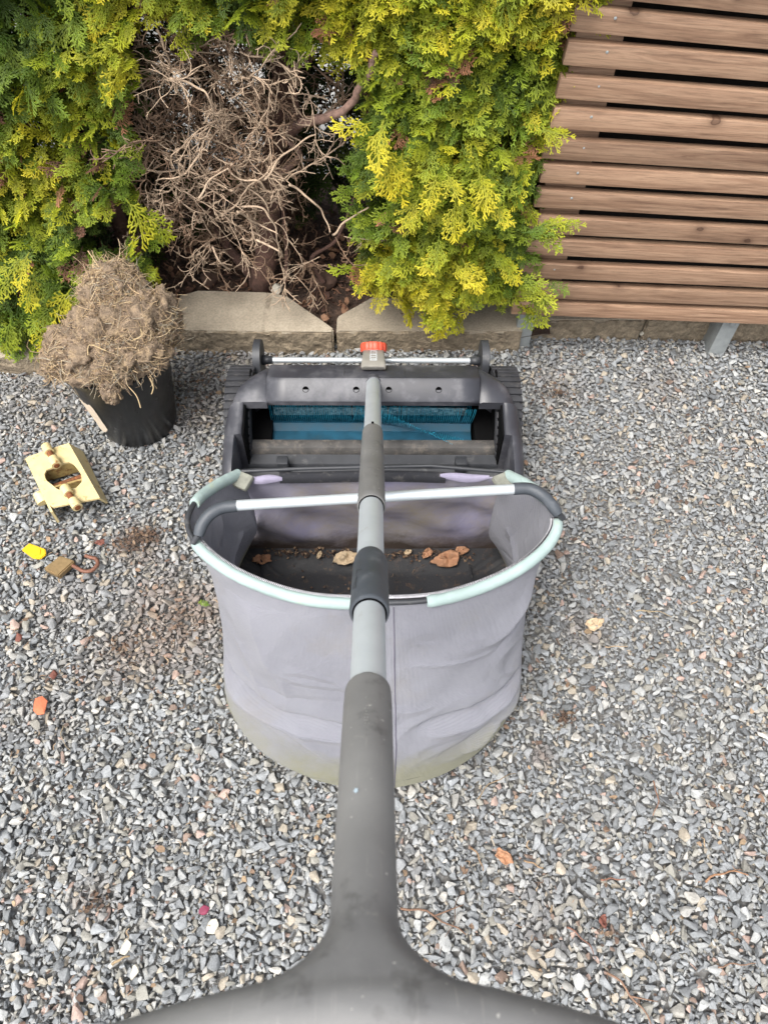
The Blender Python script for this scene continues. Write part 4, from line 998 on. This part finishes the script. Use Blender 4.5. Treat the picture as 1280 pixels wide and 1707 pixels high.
# inner end plates, floor lips
inner_shade_m = M('inner_shade_black', '#0a0a0b', .85, .2, 60, 0, spec=.1)  # near-black colour stands in for shade inside the brush opening
for s_ in (-1, 1): boxo('void_shade_box', q3(s_*.2385, 1.085, .09), (.040, .13, .12), inner_shade_m, sw)  # added boxes, the dark voids beside the brush painted black
for s_ in (-1, 1): boxo('end_plate', q3(s_*.2600, 1.06, .15), (.004, .17, .19), inner_shade_m, sw)
for s_ in (-1, 1): extrude_x('shade_liner', [(1.0355, .256), (.9665, .2425), (.9665, .12), (1.0355, .12)], s_*.2590, s_*.2622, inner_shade_m, closed=True)  # added liner, shade on the inner cover faces painted black
extrude_x('scoop_lip', [(1.022, .10), (1.021, .155), (1.017, .164), (1.008, .167), (.996, .164), (.990, .156), (.989, .148), (.996, .14), (1.01, .13)], -.2575, .2575, bristlebed_m, nx=20, closed=True)
extrude_x('rear_step', [(.9885, .150), (.967, .146), (.964, .142), (.963, .132), (.985, .12)], -.262, .262, dark_m, nx=20, closed=True)
extrude_x('rear_plate', [(.9625, .136), (.935, .129), (.90, .118), (.86, .10), (.83, .08), (.90, .09)], -.274, .274, bristlebed_m if False else dark_m, nx=20, closed=True)
extrude_x('rear_wall', [(1.157, .155), (1.155, .05)], -.225, .225, bpy.data.materials['inner_shade_black'], th=.003)
for x in (-.188, .182): boxo('hinge_tab', q3(x, .957, .158), (.024, .022, .030), dark_m, sw, bev=.003)
for x in (-.137, -.035, .031, .132):
    V, F = revolve_geo([(.0052, .0012), (.0062, .0008), (.0062, -.001), (.004, -.0006), (0, -.0006)], 18)
    b = obj('screw', V, F, hole_m, sw, loc=q3(x, 1.0560, .2778), rot=(R(52), 0, 0))
# brush
def brush():
    ax = np.array([1.088, .118]); root = sw
    bpart = extrude_x('brush_core', [(ax[0]+.030*math.cos(a), ax[1]+.030*math.sin(a)) for a in np.arange(8)*math.pi/4+R(20)], -.224, .212, teal_m, closed=True)
    extrude_x('brush_plate', [(1.088, .136), (1.035, .132), (1.030, .127), (1.035, .124), (1.088, .120)], -.224, .212, teal_m, closed=True)
    for sidx, (a0, a1) in enumerate(((R(100), R(112)), (R(108), R(168)), (R(20), R(60)), (R(-80), R(-40)))):
        V = []; F = []
        nb = 104
        for i in range(nb):
            f = i/(nb-1); x = -.222+.434*f+random.gauss(0, .0001); an = a0+(a1-a0)*(f if sidx != 1 else max(0, (f-.5)*2)**1.0)+random.gauss(0, .008)
            if sidx == 1 and f < .5: continue
            Lr = .098+random.gauss(0, .002); sx = random.gauss(0, .0003)+(.002 if f > .93 else 0)
            if random.random() < .03: sx += random.gauss(0, .004)
            P = []
            for k in range(4):
                r_ = .028+(Lr-.028)*k/3; aa = an-.10*(k/3)**2; P.append(q3(x+sx*k/3*2, ax[0]+r_*math.cos(aa), ax[1]+r_*math.sin(aa)))
            for dx in (0,):
                v, f_ = tube_geo([(p[0]+dx, p[1], p[2]) for p in P], np.linspace(.0008, .0006, 4), 4, True); b = len(V); V.extend(v); F.extend([tuple(i2+b for i2 in q) for q in f_])
        o = obj('bristle_row', V, F, bristle_m, sw); o['kind'] = 'stuff'
brush()
# glints between the bristles: an added pale glossy strip stands in for them
glint_m = M('painted_glint', '#8fa6ad', .35, .6, 120, .8, 300, dirt=('#2a4b55', 160, .45, .6), bdist=.003)
extrude_x('glint_strip', [(1.094, .178), (1.086, .186), (1.079, .172)], -.215, .2, glint_m, th=.003, nx=30)
# wheels
def wheel(s_):
    w = empty('wheel', q3(s_*.282, 1.10, .123)); w.parent = sw
    V, F = revolve_geo([(.095, -.027), (.112, -.027), (.118, -.022), (.1195, 0), (.118, .022), (.112, .027), (.095, .027)], 64)
    bm = bmesh.new(); me = bpy.data.meshes.new('t'); me.from_pydata(V, [], F); bm.from_mesh(me)
    for i in range(44):
        a = 2*math.pi*i/44; box_bm(bm, (.1205*math.cos(a), .1205*math.sin(a), -.0), (.006, .0118, .054), (0, 0, a), .001)
    bmobj('tyre', bm, tyre_m, w, rot=(0, R(90), 0))
    V, F = revolve_geo([(.0, .012), (.02, .016), (.022, .008), (.08, .006), (.085, .02), (.0945, .02), (.0945, -.02), (.085, -.02), (.08, -.006), (.02, -.008), (0, -.012)], 40)
    obj('rim', V, F, dark_m, w, rot=(0, R(90)*s_, 0), auto=40)
for s_ in (-1, 1): wheel(s_)
# front height bar, end brackets and knob
tube('front_bar', [q3(-.242, 1.205, .208), q3(.228, 1.205, .208)], .0062, alu_m, sw, n=16)
for s_ in (-1, 1):
    pts = []
    for i in range(13): a = R(20)+R(190)*i/12; pts.append((1.206+.040*math.cos(a-R(50)+R(0)), .213+.042*math.sin(a-R(50))))
    prf = [(1.175, .075), (1.245, .195)]
    prf = [(1.206+.040*math.cos(R(t)), .214+.040*math.sin(R(t))) for t in range(-20, 171, 12)]+[(1.13, .11), (1.10, .085), (1.13, .07), (1.19, .11)]
    x = s_*.252 if s_ < 0 else .242
    extrude_x('bar_bracket', prf, x-.0075, x+.0075, dark_m, closed=True)
    prf2 = [(1.206+.031*math.cos(R(t)), .214+.031*math.sin(R(t))) for t in range(0, 360, 18)]
    extrude_x('bracket_boss', prf2, x+s_*.0076, x+s_*.0102, dark_m, closed=True)
    V, F = tube_geo([q3(x-s_*.007, 1.205, .208), q3(x-s_*.03, 1.205, .208)], [.0115, .008], 16); obj('bar_socket', V, F, dark_m, sw)
def bracket_knob():
    secs = [(1.196, .246, .0225, .012), (1.178, .262, .0228, .014), (1.15, .279, .0235, .016), (1.122, .2895, .0250, .016), (1.108, .2925, .0258, .014), (1.103, .2915, .0245, .010)]
    V = []; F = []; k = 16
    for Y, z, hw, th in secs:
        for j in range(k):
            a = 2*math.pi*j/k; cx, cz = math.cos(a), math.sin(a); e = .45
            V.append(q3(hw*math.copysign(abs(cx)**e, cx), Y, z-th/2+th/2*math.copysign(abs(cz)**e, cz)+.004))
    for i in range(len(secs)-1):
        for j in range(k): F.append((i*k+j, i*k+(j+1) % k, (i+1)*k+(j+1) % k, (i+1)*k+j))
    F.append(tuple(range(k))); F.append(tuple((len(secs)-1)*k+j for j in range(k))[::-1])
    b = obj('knob_bracket', V, F, taupe_m, sw, auto=60)
    # upright white print on the bracket
    def P(u, v):  # u across, v 0(front/low)..1(far)
        Y = 1.114+(1.184-1.114)*v; z = np.interp(Y, [1.103, 1.108, 1.122, 1.15, 1.178, 1.196], [.2915, .2925, .2895, .279, .262, .246])+.0042+.0006; return q3(u, Y, z)
    V = []; F = []
    def quad(u0, u1, v0, v1):
        i = len(V); V.extend([P(u0, v0), P(u1, v0), P(u1, v1), P(u0, v1)]); F.append((i, i+1, i+2, i+3))
    quad(-.0115, .0105, .93, 1.0)
    rr = random.Random(5)
    for k2 in range(7):      # column of small turned letters
        v0 = .10+.115*k2; quad(-.0072, -.0056, v0, v0+.1); quad(.0052, .0068, v0, v0+.1)
        for m_ in range(2):
            if rr.random() < .8: quad(-.0072, .0068, v0+.035*m_*1.6, v0+.035*m_*1.6+.028)
    o = obj('print', V, F, white_m, b, smooth=False)
    # knob
    kb = empty('knob', q3(0, 1.207, .244)); kb.parent = sw; axis = Vector((0, .80, .60)); kb.rotation_euler = axis.to_track_quat('Z', 'Y').to_euler()
    V = []; F = []; n_ = 96
    prof = [(.6, -.004), (.82, -.0092), (.93, -.0095), (1.0, -.007), (1.0, .006), (.94, .0095), (.5, .0105), (0, .0105)]
    for pr, z in prof:
        for j in range(n_):
            a = 2*math.pi*j/n_; sc = (1-.045*(abs(math.sin(a*7))**6)*1.3) if pr >= .93 else 1; V.append((.0285*pr*sc*math.cos(a), .0285*pr*sc*math.sin(a), z))
    for i in range(len(prof)-1):
        for j in range(n_): F.append((i*n_+j, i*n_+(j+1) % n_, (i+1)*n_+(j+1) % n_, (i+1)*n_+j))
    F.append(tuple(range(n_)))
    obj('knob_grip', V, F, orange_m, kb, auto=50)
    tube('threaded_stud', [(0, 0, -.02), (0, 0, .0)], .006, taupe_m, kb, n=14)
bracket_knob()

# main handle
A_ = np.array([0, 1.069, .28]); B_ = np.array([-.002, .225, .857]); td = (B_-A_)/np.linalg.norm(B_-A_)
def hp(s_): p = A_+td*s_; return q3(*p)
def hrow(name, ss, rr, mat, n=40): return tube(name, [hp(s_) for s_ in ss], rr, mat, sw, n=n, auto=40)
RM = .0146
hrow('lower_tube', [-.01, .36], RM, alu_m)
tube('tube_socket', [hp(-.012), hp(.004)], [.019, .0165], housing_m, sw, n=28)
hrow('lower_sleeve', [.341, .342, .345, .46, .64, .657, .6585], [RM+.0003, .0166, .0168, .0172, .0176, .0178, .0170], grip_m)
hrow('sleeve_mouth', [.6587, .6600], [.0160, .0160], hole_m)
hrow('middle_tube', [.65, .83], RM, alu_m)
hrow('upper_sleeve', [.8045, .806, .812, .825, .90, .915, .9175, .919], [RM+.0006, .0158, .0172, .0182, .0186, .0190, .0186, .0176], sleeve_m)
hrow('sleeve_mouth', [.9192, .9202], [.0162, .0162], hole_m)
hrow('upper_tube', [.905, 1.06], RM, alu_m)
tube('rivet', [q3(*(A_+td*.352+np.array([0, .012, .0146]))), q3(*(A_+td*.352+np.array([0, .0135, .0166])))], .0022, hole_m, sw, n=10)
# lock mark on the upper sleeve: a small triangle and a bar, and raised letters on the grip
nrm_ = np.cross(td, np.array([1, 0, 0])); nrm_ = nrm_ if nrm_[2] > 0 else -nrm_
def onsleeve(s_, ang, r_): return q3(*(A_+td*s_+r_*(math.cos(ang)*nrm_+math.sin(ang)*np.array([1, 0, 0]))))
def strip(name, pts, r_, w, mat):
    V = []; F = []
    for (s0, a0), (s1, a1) in pts:
        d_ = np.array([s1-s0, (a1-a0)*r_]); ln = np.linalg.norm(d_); pn = np.array([-d_[1], d_[0]])/ln*w/2; i = len(V)
        for sx, ax_ in ((s0, a0), (s1, a1)):
            for sg in (-1, 1): V.append(onsleeve(sx+sg*pn[0], ax_+sg*pn[1]/r_, r_))
        F.append((i, i+1, i+3, i+2))
    return obj(name, V, F, mat, sw, smooth=False)
mark_m = M('engraved_mark', '#23262a', .6, .1, 60, 0)
strip('lock_mark', [((.872, -.75), (.889, -1.02)), ((.889, -1.02), (.893, -.80)), ((.893, -.80), (.872, -.75)), ((.858, -.78), (.862, -.45)), ((.858, -.78), (.868, -.82))], .01895, .0007, mark_m)
def pale_spot():
    r_ = .0193; V = [onsleeve(1.168, .0-.33, r_)]; k = 14; rr = random.Random(3)
    for i in range(k):
        a = 6.283*i/k; q = rr.uniform(.5, 1.2); V.append(onsleeve(1.168+.0022*q*math.sin(a), -.33+.0019*q*math.cos(a)/r_, r_))
    obj('pale_mark', V, [(0, 1+i, 1+(i+1) % k) for i in range(k)], M('pale_mark', '#a9bac4', .5, .1, 60, 0), sw, smooth=False)  # small pale bluish mark on the grip
pale_spot()
rr = random.Random(11); em = M('moulded_letters', '#8f8f8c', .5, .1, 60, 0); pts_ = []
for k in range(7):
    s0 = 1.082+.0034*k
    for m_ in range(3): a0 = -.02+rr.uniform(-.05, .05); pts_.append(((s0+rr.uniform(0, .0012), a0), (s0+rr.uniform(.0012, .0024), a0+rr.uniform(-.06, .06))))
strip('moulded_letters', pts_, .0192, .0004, em)
# moulded grip with T handle, one smooth body
def grip():
    bm = bmesh.new()
    def addt(P, rr, n=24):
        V, F = tube_geo(P, rr, n); vs = [bm.verts.new(v) for v in V]
        for f in F: bm.faces.new([vs[i] for i in f])
    SB = 1.297
    st = [1.0375, 1.041, 1.06, 1.15, 1.20, 1.25, SB]
    addt([hp(s_) for s_ in st], [.0176, .0184, .0188, .0186, .0185, .0188, .019])
    cb = A_+td*SB; K = lambda x: cb+np.array([x, -.165*(math.sqrt(x*x+.0009)-.03)-.5*x*x, -.35*x*x])
    bar = [q3(*K(x)) for x in np.linspace(-.28, .28, 57)]; addt(bar, .0195)
    for s_ in (-1, 1):
        for Rc in (.052, .046, .040, .034, .028, .022, .016):
            pts = []
            for k in range(13):
                th = R(90)*k/12; al = Rc*(1-math.sin(th)); la_ = Rc*(1-math.cos(th)); b_ = K(s_*la_)-cb
                pts.append(q3(*(A_+td*(SB-al)+b_)))
            addt(pts, .0188, 18)
    me = bpy.data.meshes.new('grip'); bmesh.ops.recalc_face_normals(bm, faces=bm.faces); bm.to_mesh(me); bm.free(); me.materials.append(grip_m)
    o = bpy.data.objects.new('handle_grip', me); COL.objects.link(o); o.parent = sw
    rm = o.modifiers.new('remesh', 'REMESH'); rm.mode = 'VOXEL'; rm.voxel_size = .0016; rm.use_smooth_shade = True
    sm = o.modifiers.new('smooth', 'SMOOTH'); sm.iterations = 14; sm.factor = .5
grip()

# ------------------------------------------------------------------ bag
half_rim = [(0, .516, .404), (.10, .522, .406), (.19, .551, .412), (.255, .592, .418), (.290, .640, .420), (.288, .695, .408), (.266, .750, .378), (.238, .800, .342)]
half_base = [(0, .334, .026), (.12, .357, .026), (.215, .418, .026), (.277, .510, .026), (.296, .600, .028), (.294, .70, .028), (.285, .77, .03), (.268, .825, .03)]
def ring(h, rear_z, rear_y):
    rr = [(-x, y, z) for x, y, z in h[::-1]]+list(h[1:]); fr = spline(rr, 16)
    re = [np.array(h[-1])*(1-t)+np.array([-h[-1][0], h[-1][1], h[-1][2]])*t for t in np.linspace(0, 1, 61)[1:-1]]
    re = [np.array([p[0], p[1]+rear_y*math.sin(math.pi*i/60), p[2]+rear_z*math.sin(math.pi*i/60)]) for i, p in enumerate(re)]
    return fr, np.array(re)
rf, rr_ = ring(half_rim, -.004, 0); bf, br_ = ring(half_base, 0, 0)
def seg_ridge(a, t, a0, t0, a1, t1, w, amp):
    d = np.array([a1-a0, t1-t0]); q = np.array([a-a0, t-t0]); L2 = d@d; k = min(1, max(0, (q@d)/L2)); e = q-d*k
    return amp*(.55*math.exp(-(e@e)/(w*w))+.6*math.exp(-math.sqrt(e@e)/(w*.45)))*(math.sin(math.pi*min(1, max(0, k)))**.5+.15)
FOLDS = [(-.80, .18, -.62, .50, .014, .005), (-.55, .55, -.38, .66, .012, -.004), (-.90, .55, -.66, .58, .012, -.005), (-.48, .40, -.60, .62, .012, .004), (.58, .62, .80, .70, .012, -.004), (.72, .55, .93, .62, .012, .005), (.40, .80, .62, .74, .012, .004), (.20, .70, .45, .76, .010, -.003), (-.30, .70, -.12, .78, .012, -.003), (.10, .30, .30, .36, .010, .0015), (-.62, .86, -.3, .95, .012, .004), (-.75, .66, -.05, .60, .025, -.009), (-.75, .70, -.05, .65, .03, .006), (-.88, .28, -.50, .62, .045, .010), (-.95, .42, -.58, .74, .028, -.012), (-.70, .50, -.50, .84, .03, .008), (-.55, .66, -.45, .90, .02, -.007),
         (.10, .60, .52, .65, .022, -.009), (.12, .65, .52, .70, .03, .006), (.50, .66, .95, .38, .028, -.014), (.48, .72, .95, .46, .035, .010),
         (.22, .88, .88, .52, .03, .009), (.30, .97, .85, .66, .022, -.009), (.15, .80, .55, .84, .03, -.004), (-.45, .82, -.08, .93, .04, .006), (.28, .30, .70, .02, .05, .006), (.32, .36, .74, .06, .02, -.004), (-.9, .08, -.78, .42, .04, -.009), (-.66, .05, -.70, .45, .04, .006), (.86, .08, .9, .45, .05, .008), (-.3, .1, -.2, .5, .12, .007)]
def wall_d(a, t, P):
    edge = (1-abs(a)**8); side = min(1, max(0, (abs(a)-.30)*2.6)); env = math.sin(math.pi*min(1, .06+t*.94))
    front = (.008*math.sin(math.pi*t)+.010*math.sin(math.pi*max(0, t-.5)/.5))*edge
    flank = -.026*math.sin(math.pi*min(1, t*1.04))+.004*max(0, t-.82)/.18
    fo = sum(seg_ridge(a*1.12, t, *f) for f in FOLDS)*2.3
    no = .010*fnoise((a*2.2, t*1.3, 0), 1.6, 4)+.007*fnoise((a*4+t*3, t*2.2-a*1.5, 0), 1.8, 8)
    ridge = max(0, 1-6*abs(fnoise((a*2.4+t*2.2, t*1.7-a*2.4, 1), 1.3, 8)), .8-6*abs(fnoise((a*3.4-t*2.6, t*1.2+a*2.9, 3), 1.3, 2)))
    no += .006*ridge*(.2+.8*min(1, t*1.4))*(1-.5*side)
    d = front*(1-side)+flank*side+(fo+no*env)*(1-.72*side)
    if abs(a) > .75: d -= .016*(1+math.sin(t*9+a*3))*env*(abs(a)-.75)*3*(1-max(0, abs(a)-.93)/.07)
    ss = min(1, max(0, (abs(a)-.28)/.22)); ss = ss*ss*(3-2*ss); lim = .035*(1-ss)-.020*math.sin(math.pi*min(1, t*.98))*ss; k_ = .0045
    return -k_*math.log(math.exp(-d/k_)+math.exp(-lim/k_))
def bag_walls():
    nt_ = 150; V = []; fr = spline(rf[::2], 5); n_ = len(fr); fb_ = spline(bf[::2], 5); arc = np.linspace(-1, 1, n_)
    for i in range(nt_+7):
        t = min(1, i/(nt_-1)); extra = max(0, i-(nt_-1))
        for j in range(n_):
            a = arc[j]; P = fr[j]*(1-t)+fb_[j]*t
            nx_ = np.array([P[0]*1.0, P[1]-.68, 0]); nx_ /= np.linalg.norm(nx_)+1e-9
            P = P+nx_*wall_d(a, t, P)
            if extra: P = P-nx_*(.003*extra**1.5)+np.array([0, 0, -.0042*extra+.0005*extra*extra]); P[2] = max(P[2], .004)
            V.append(q3(*P))
    o = obj('bag_wall', V, grid_faces(n_, nt_+7), fabric_m, sw, auto=None); sm = o.modifiers.new('thickness', 'SOLIDIFY'); sm.thickness = .0014; sm.offset = 0
    # rear wall inside
    V = []; k = 61; full = np.vstack([rf[-1:], rr_, rf[:1]]); fb = np.vstack([bf[-1:], br_, bf[:1]])
    nr = 50
    for i in range(nr):
        t = i/(nr-1)
        for j in range(k):
            P = full[j]*(1-t)+fb[j]*t+np.array([0, -.006, .012*t]); e = math.sin(math.pi*min(1, max(0, t)))*math.sin(math.pi*j/(k-1))**.3
            sd_ = abs(j/(k-1)-.5)*2
            P = P+np.array([0, -1, 0])*(.024*fnoise((P[0]*6, P[2]*7+P[0]*3, 1), 1.4, 2)+.022*sd_**2*fnoise((P[0]*14, P[2]*9, 1), 1.5, 5)-.02*(1-t)*t)*e
            V.append(q3(*P))
    o = obj('bag_rear_wall', V, grid_faces(k, nr), inner_m, sw, auto=None); sm = o.modifiers.new('thickness', 'SOLIDIFY'); sm.thickness = .0014
    return
bag_walls()
# base panel
V = []; n_ = len(bf); cen = np.array([0, .62, .04])
full = np.vstack([bf, br_])
rings = 12
for i in range(rings+1):
    f = 1-i/rings*.97
    for p in full:
        P = cen+(p-cen)*np.array([f*.985, f*.985, 0]); z = .036+.004*fnoise((P[0], P[1], 0), 9, 3)+(0 if P[1] < .78 else .006)+.010*f**6; V.append(q3(P[0], P[1], z))
F = grid_faces(len(full), rings+1, True); obj('bag_floor', V, F, floor_m, sw, auto=None)
tube('floor_edge_wire', [q3(-.205, .60, .047), q3(-.222, .70, .047), q3(-.232, .79, .052)], .0022, black_m, sw, n=8)
tube('floor_edge_wire', [q3(.232, .60, .047), q3(.21, .70, .047), q3(.20, .78, .050)], .0016, black_m, sw, n=8)
# seam down the front, side pipings
def wallpt(j, t, out=.001):
    P = rf[j]*(1-t)+bf[j]*t; nx_ = np.array([P[0], P[1]-.68, 0]); nx_ /= np.linalg.norm(nx_); a = -1+2*j/(len(rf)-1)
    return P+nx_*(wall_d(a, t, P)+out)
mid = len(rf)//2
tube('front_seam', [q3(*(wallpt(mid+5, t, .0008))) for t in np.linspace(.02, .99, 26)], .0013, seam_m, sw, n=6)
for s_, j0 in ((-1, 32), (1, len(rf)-33)):
    tube('side_piping', [q3(*wallpt(j0, t, .004)) for t in np.linspace(.10, .86, 22)], .0028, black_m, sw, n=8)
# rim: steel hoop in a mint fabric sleeve with gaps
hoop = [q3(*p) for p in rf]
tube('rim_hoop', hoop, .0045, dark_m, sw, n=10)
def sleeve(j0, j1, r_=.0093, nm='rim_binding'):
    js = np.linspace(j0, j1, max(6, int(abs(j1-j0)*1.2))); P = []
    for x in js:
        i = int(math.floor(x)); f = x-i; i2 = min(i+1, len(rf)-1); p = rf[i]*(1-f)+rf[i2]*f; P.append(q3(p[0], p[1]-.001, p[2]-.0015))
    rr = [r_*(1+.05*fnoise((x*.4, 0, 0), 1)) for x in js]; rr[0] *= .86; rr[-1] *= .9
    return tube(nm, P, rr, mint_m, sw, n=18, flat=1.15, auto=40)
n_ = len(rf)
def jx(px, py):
    best = min(range(n_), key=lambda j: (pj(np.array([rf[j][0]*1-.003-.022*rf[j][1], rf[j][1]+.022*rf[j][0], rf[j][2]]))[0]-px)**2+(pj(np.array([rf[j][0]-.003-.022*rf[j][1], rf[j][1]+.022*rf[j][0], rf[j][2]]))[1]-py)**2); return best
jl0, jl1 = jx(318, 908), jx(600, 1010)
jr0, jr1 = jx(712, 1008), jx(945, 866)
sleeve(jl0, jl1); sleeve(jr0, jr1)
sleeve(0, max(4, jx(352, 858))); sleeve(min(n_-5, jx(908, 838)), n_-1)
# stitched hem tape just inside the rim
hem = []
for j in range(jl0, jr1+1):
    p = rf[j]; c = np.array([0, .68, p[2]]); d = c-p; d[2] = 0; d /= np.linalg.norm(d); hem.append(q3(*(p+d*.0085+np.array([0, 0, .003]))))
tube('hem_tape', hem, .0032, zip_m, sw, n=8)
V = []; F = []
for k in range(0, len(hem)-1):
    for f in (0, .5):
        p = np.array(hem[k])*(1-f)+np.array(hem[k+1])*f; q = p+(np.array(hem[k+1])-np.array(hem[k]))*.32+np.array([0, .002, .0]); v, f_ = tube_geo([p+np.array([0, -.002, .0033]), q+np.array([0, 0, .0033])], .0005, 4); b = len(V); V.extend(v); F.extend([tuple(x+b for x in g_) for g_ in f_])
o = obj('hem_stitches', V, F, black_m, sw); o['kind'] = 'stuff'
# rear bar with its black webbing and lavender loops
tube('rear_rod', [q3(-.240, .802, .345), q3(-.12, .806, .349), q3(.10, .812, .350), q3(.238, .802, .345)], .0035, dark_m, sw, n=10)
def band(x0, x1, hgt, mat, nm, z0=.352, sag=0, dy=0, taper=0):
    V = []; nn = 16
    for i in range(nn):
        f = i/(nn-1); x = x0+(x1-x0)*f; k = (1-taper*abs(2*f-1)**2); zc = z0+.003*math.sin(f*5+x0*9)+sag*math.sin(math.pi*f)
        for (dy_, dz) in ((-.010, -.010), (-.009, .0), (-.003, .006), (.004, .006), (.009, .0), (.008, -.006)): V.append(q3(x, .802+dy+dy_*k*hgt, zc+dz*k*hgt))
    F = grid_faces(6, nn)+[tuple(range(6)), tuple((nn-1)*6+j for j in range(6))]
    return obj(nm, V, F, mat, sw, auto=60)
band(-.165, .128, .95, black_m, 'webbing_strip', .343, dy=-.006)
band(-.222, -.160, .75, lav_m, 'webbing_loop', .341, dy=-.012, taper=.6)
band(.118, .205, .75, lav_m, 'webbing_loop', .344, dy=-.008, taper=.6)
for s_ in (-1, 1): boxo('corner_tab', q3(s_*.228, .782, .343), (.03, .03, .012), M('green_stained_webbing', '#7f8076', .85, .3, 80, .4) if s_ < 0 else bpy.data.materials['green_stained_webbing'], sw, rot=(.2, .1*s_, .5*s_), bev=.004)
# carry handle of the bag
def w2l(P):
    c, s_ = math.cos(-.022), math.sin(-.022); v = np.array(P)-np.array(sw.location); return np.array([v[0]*c-v[1]*s_, v[0]*s_+v[1]*c, v[2]])
hL, hR = w2l(uz(388, 843, .462)), w2l(uz(862, 815, .462)); hRd = w2l(uz(862, 815, .462))
tube('carry_tube', [hL, hR], .0084, alu_m, sw, n=24)
tube('carry_end', spline([hL+np.array([.006, 0, 0]), w2l(uz(372, 846, .462)), w2l(uz(352, 856, .460)), w2l(uz(338, 873, .452)), w2l(uz(331, 893, .442))], 8), np.concatenate([np.linspace(.0098, .0094, 28), np.linspace(.0092, .0075, 5)]), sleeve_m, sw, n=20)
tube('carry_end', spline([hR-np.array([.006, 0, 0]), w2l(uz(882, 815, .462)), w2l(uz(903, 825, .460)), w2l(uz(918, 840, .452)), w2l(uz(930, 857, .442))], 8), np.concatenate([np.linspace(.0098, .0094, 28), np.linspace(.0092, .0075, 5)]), sleeve_m, sw, n=20)
tube('carry_clip', [w2l(uz(331, 892, .442)), w2l(uz(322, 905, .430))], .005, dark_m, sw, n=10)
tube('carry_clip', [w2l(uz(930, 856, .442)), w2l(uz(938, 864, .430))], .005, dark_m, sw, n=10)

# what lies in the bag
P = []
for _ in range(420):
    x = random.uniform(-.23, .21); y = .812-abs(random.gauss(0, .009))-.02*abs(fnoise((x*9, 0, 0), 2)); P.append((x-.02, y, .052+random.uniform(0, .008)*max(0, (y-.74)*15)))
for _ in range(90): P.append((random.uniform(-.24, .2), random.uniform(.62, .79), .045))
litter('bag_crumbs', np.array(P), (.003, .011), ['#4d3b30', '#5f4837', '#3d3028', '#7a6550'], 'brown crumbs of dry leaves on the black floor inside the bag', (2, 8))
def infloor(px, py, z=.056): return uz(px, py, z)
leafmesh('leaf', infloor(745, 932, .062), .034, dleaf_m, 'large brown curled leaf on the bag floor right of the handle', .1, 11, 3, tilt=.35)
leafmesh('leaf', infloor(577, 930, .062), .030, pleaf_m, 'pale flat leaf on the bag floor just left of the handle', .0, 12, 2, tilt=.3)
leafmesh('leaf', infloor(768, 918, .062), .018, dleaf_m, 'small brown leaf behind the large curled leaf', .3, 13, 3, tilt=.4)
leafmesh('leaf', infloor(712, 922, .062), .016, dleaf_m, 'small crumpled leaf left of the large curled leaf', .8, 14, 3, tilt=.4)
leafmesh('leaf', infloor(680, 920, .060), .010, pleaf_m, 'tiny pale leaf piece nearest the handle on its right', .2, 15, 2, tilt=.3)
leafmesh('leaf', infloor(532, 925, .060), .010, pleaf_m, 'tiny pale leaf piece left of the pale flat leaf', 1.2, 16, 2, tilt=.4)
leafmesh('leaf', infloor(437, 932, .056), .022, dleaf_m, 'brown leaf scraps in the left corner of the bag', .1, 17, 5, tilt=.2)
# green sprig beside the bag
o = bpy.data.objects.new('weed_sprig', SPM[1]); COL.objects.link(o); p = uz(352, 1010, .004); o.location = tuple(p); o.rotation_euler = (.5, 0, 1.2); o.scale = (.022,)*3; o['tint'] = [*[float(v) for v in L('#6d8a34')[:3]], 1.0]
tag(o, 'small green sprig in the gravel left of the bag', 'plant')
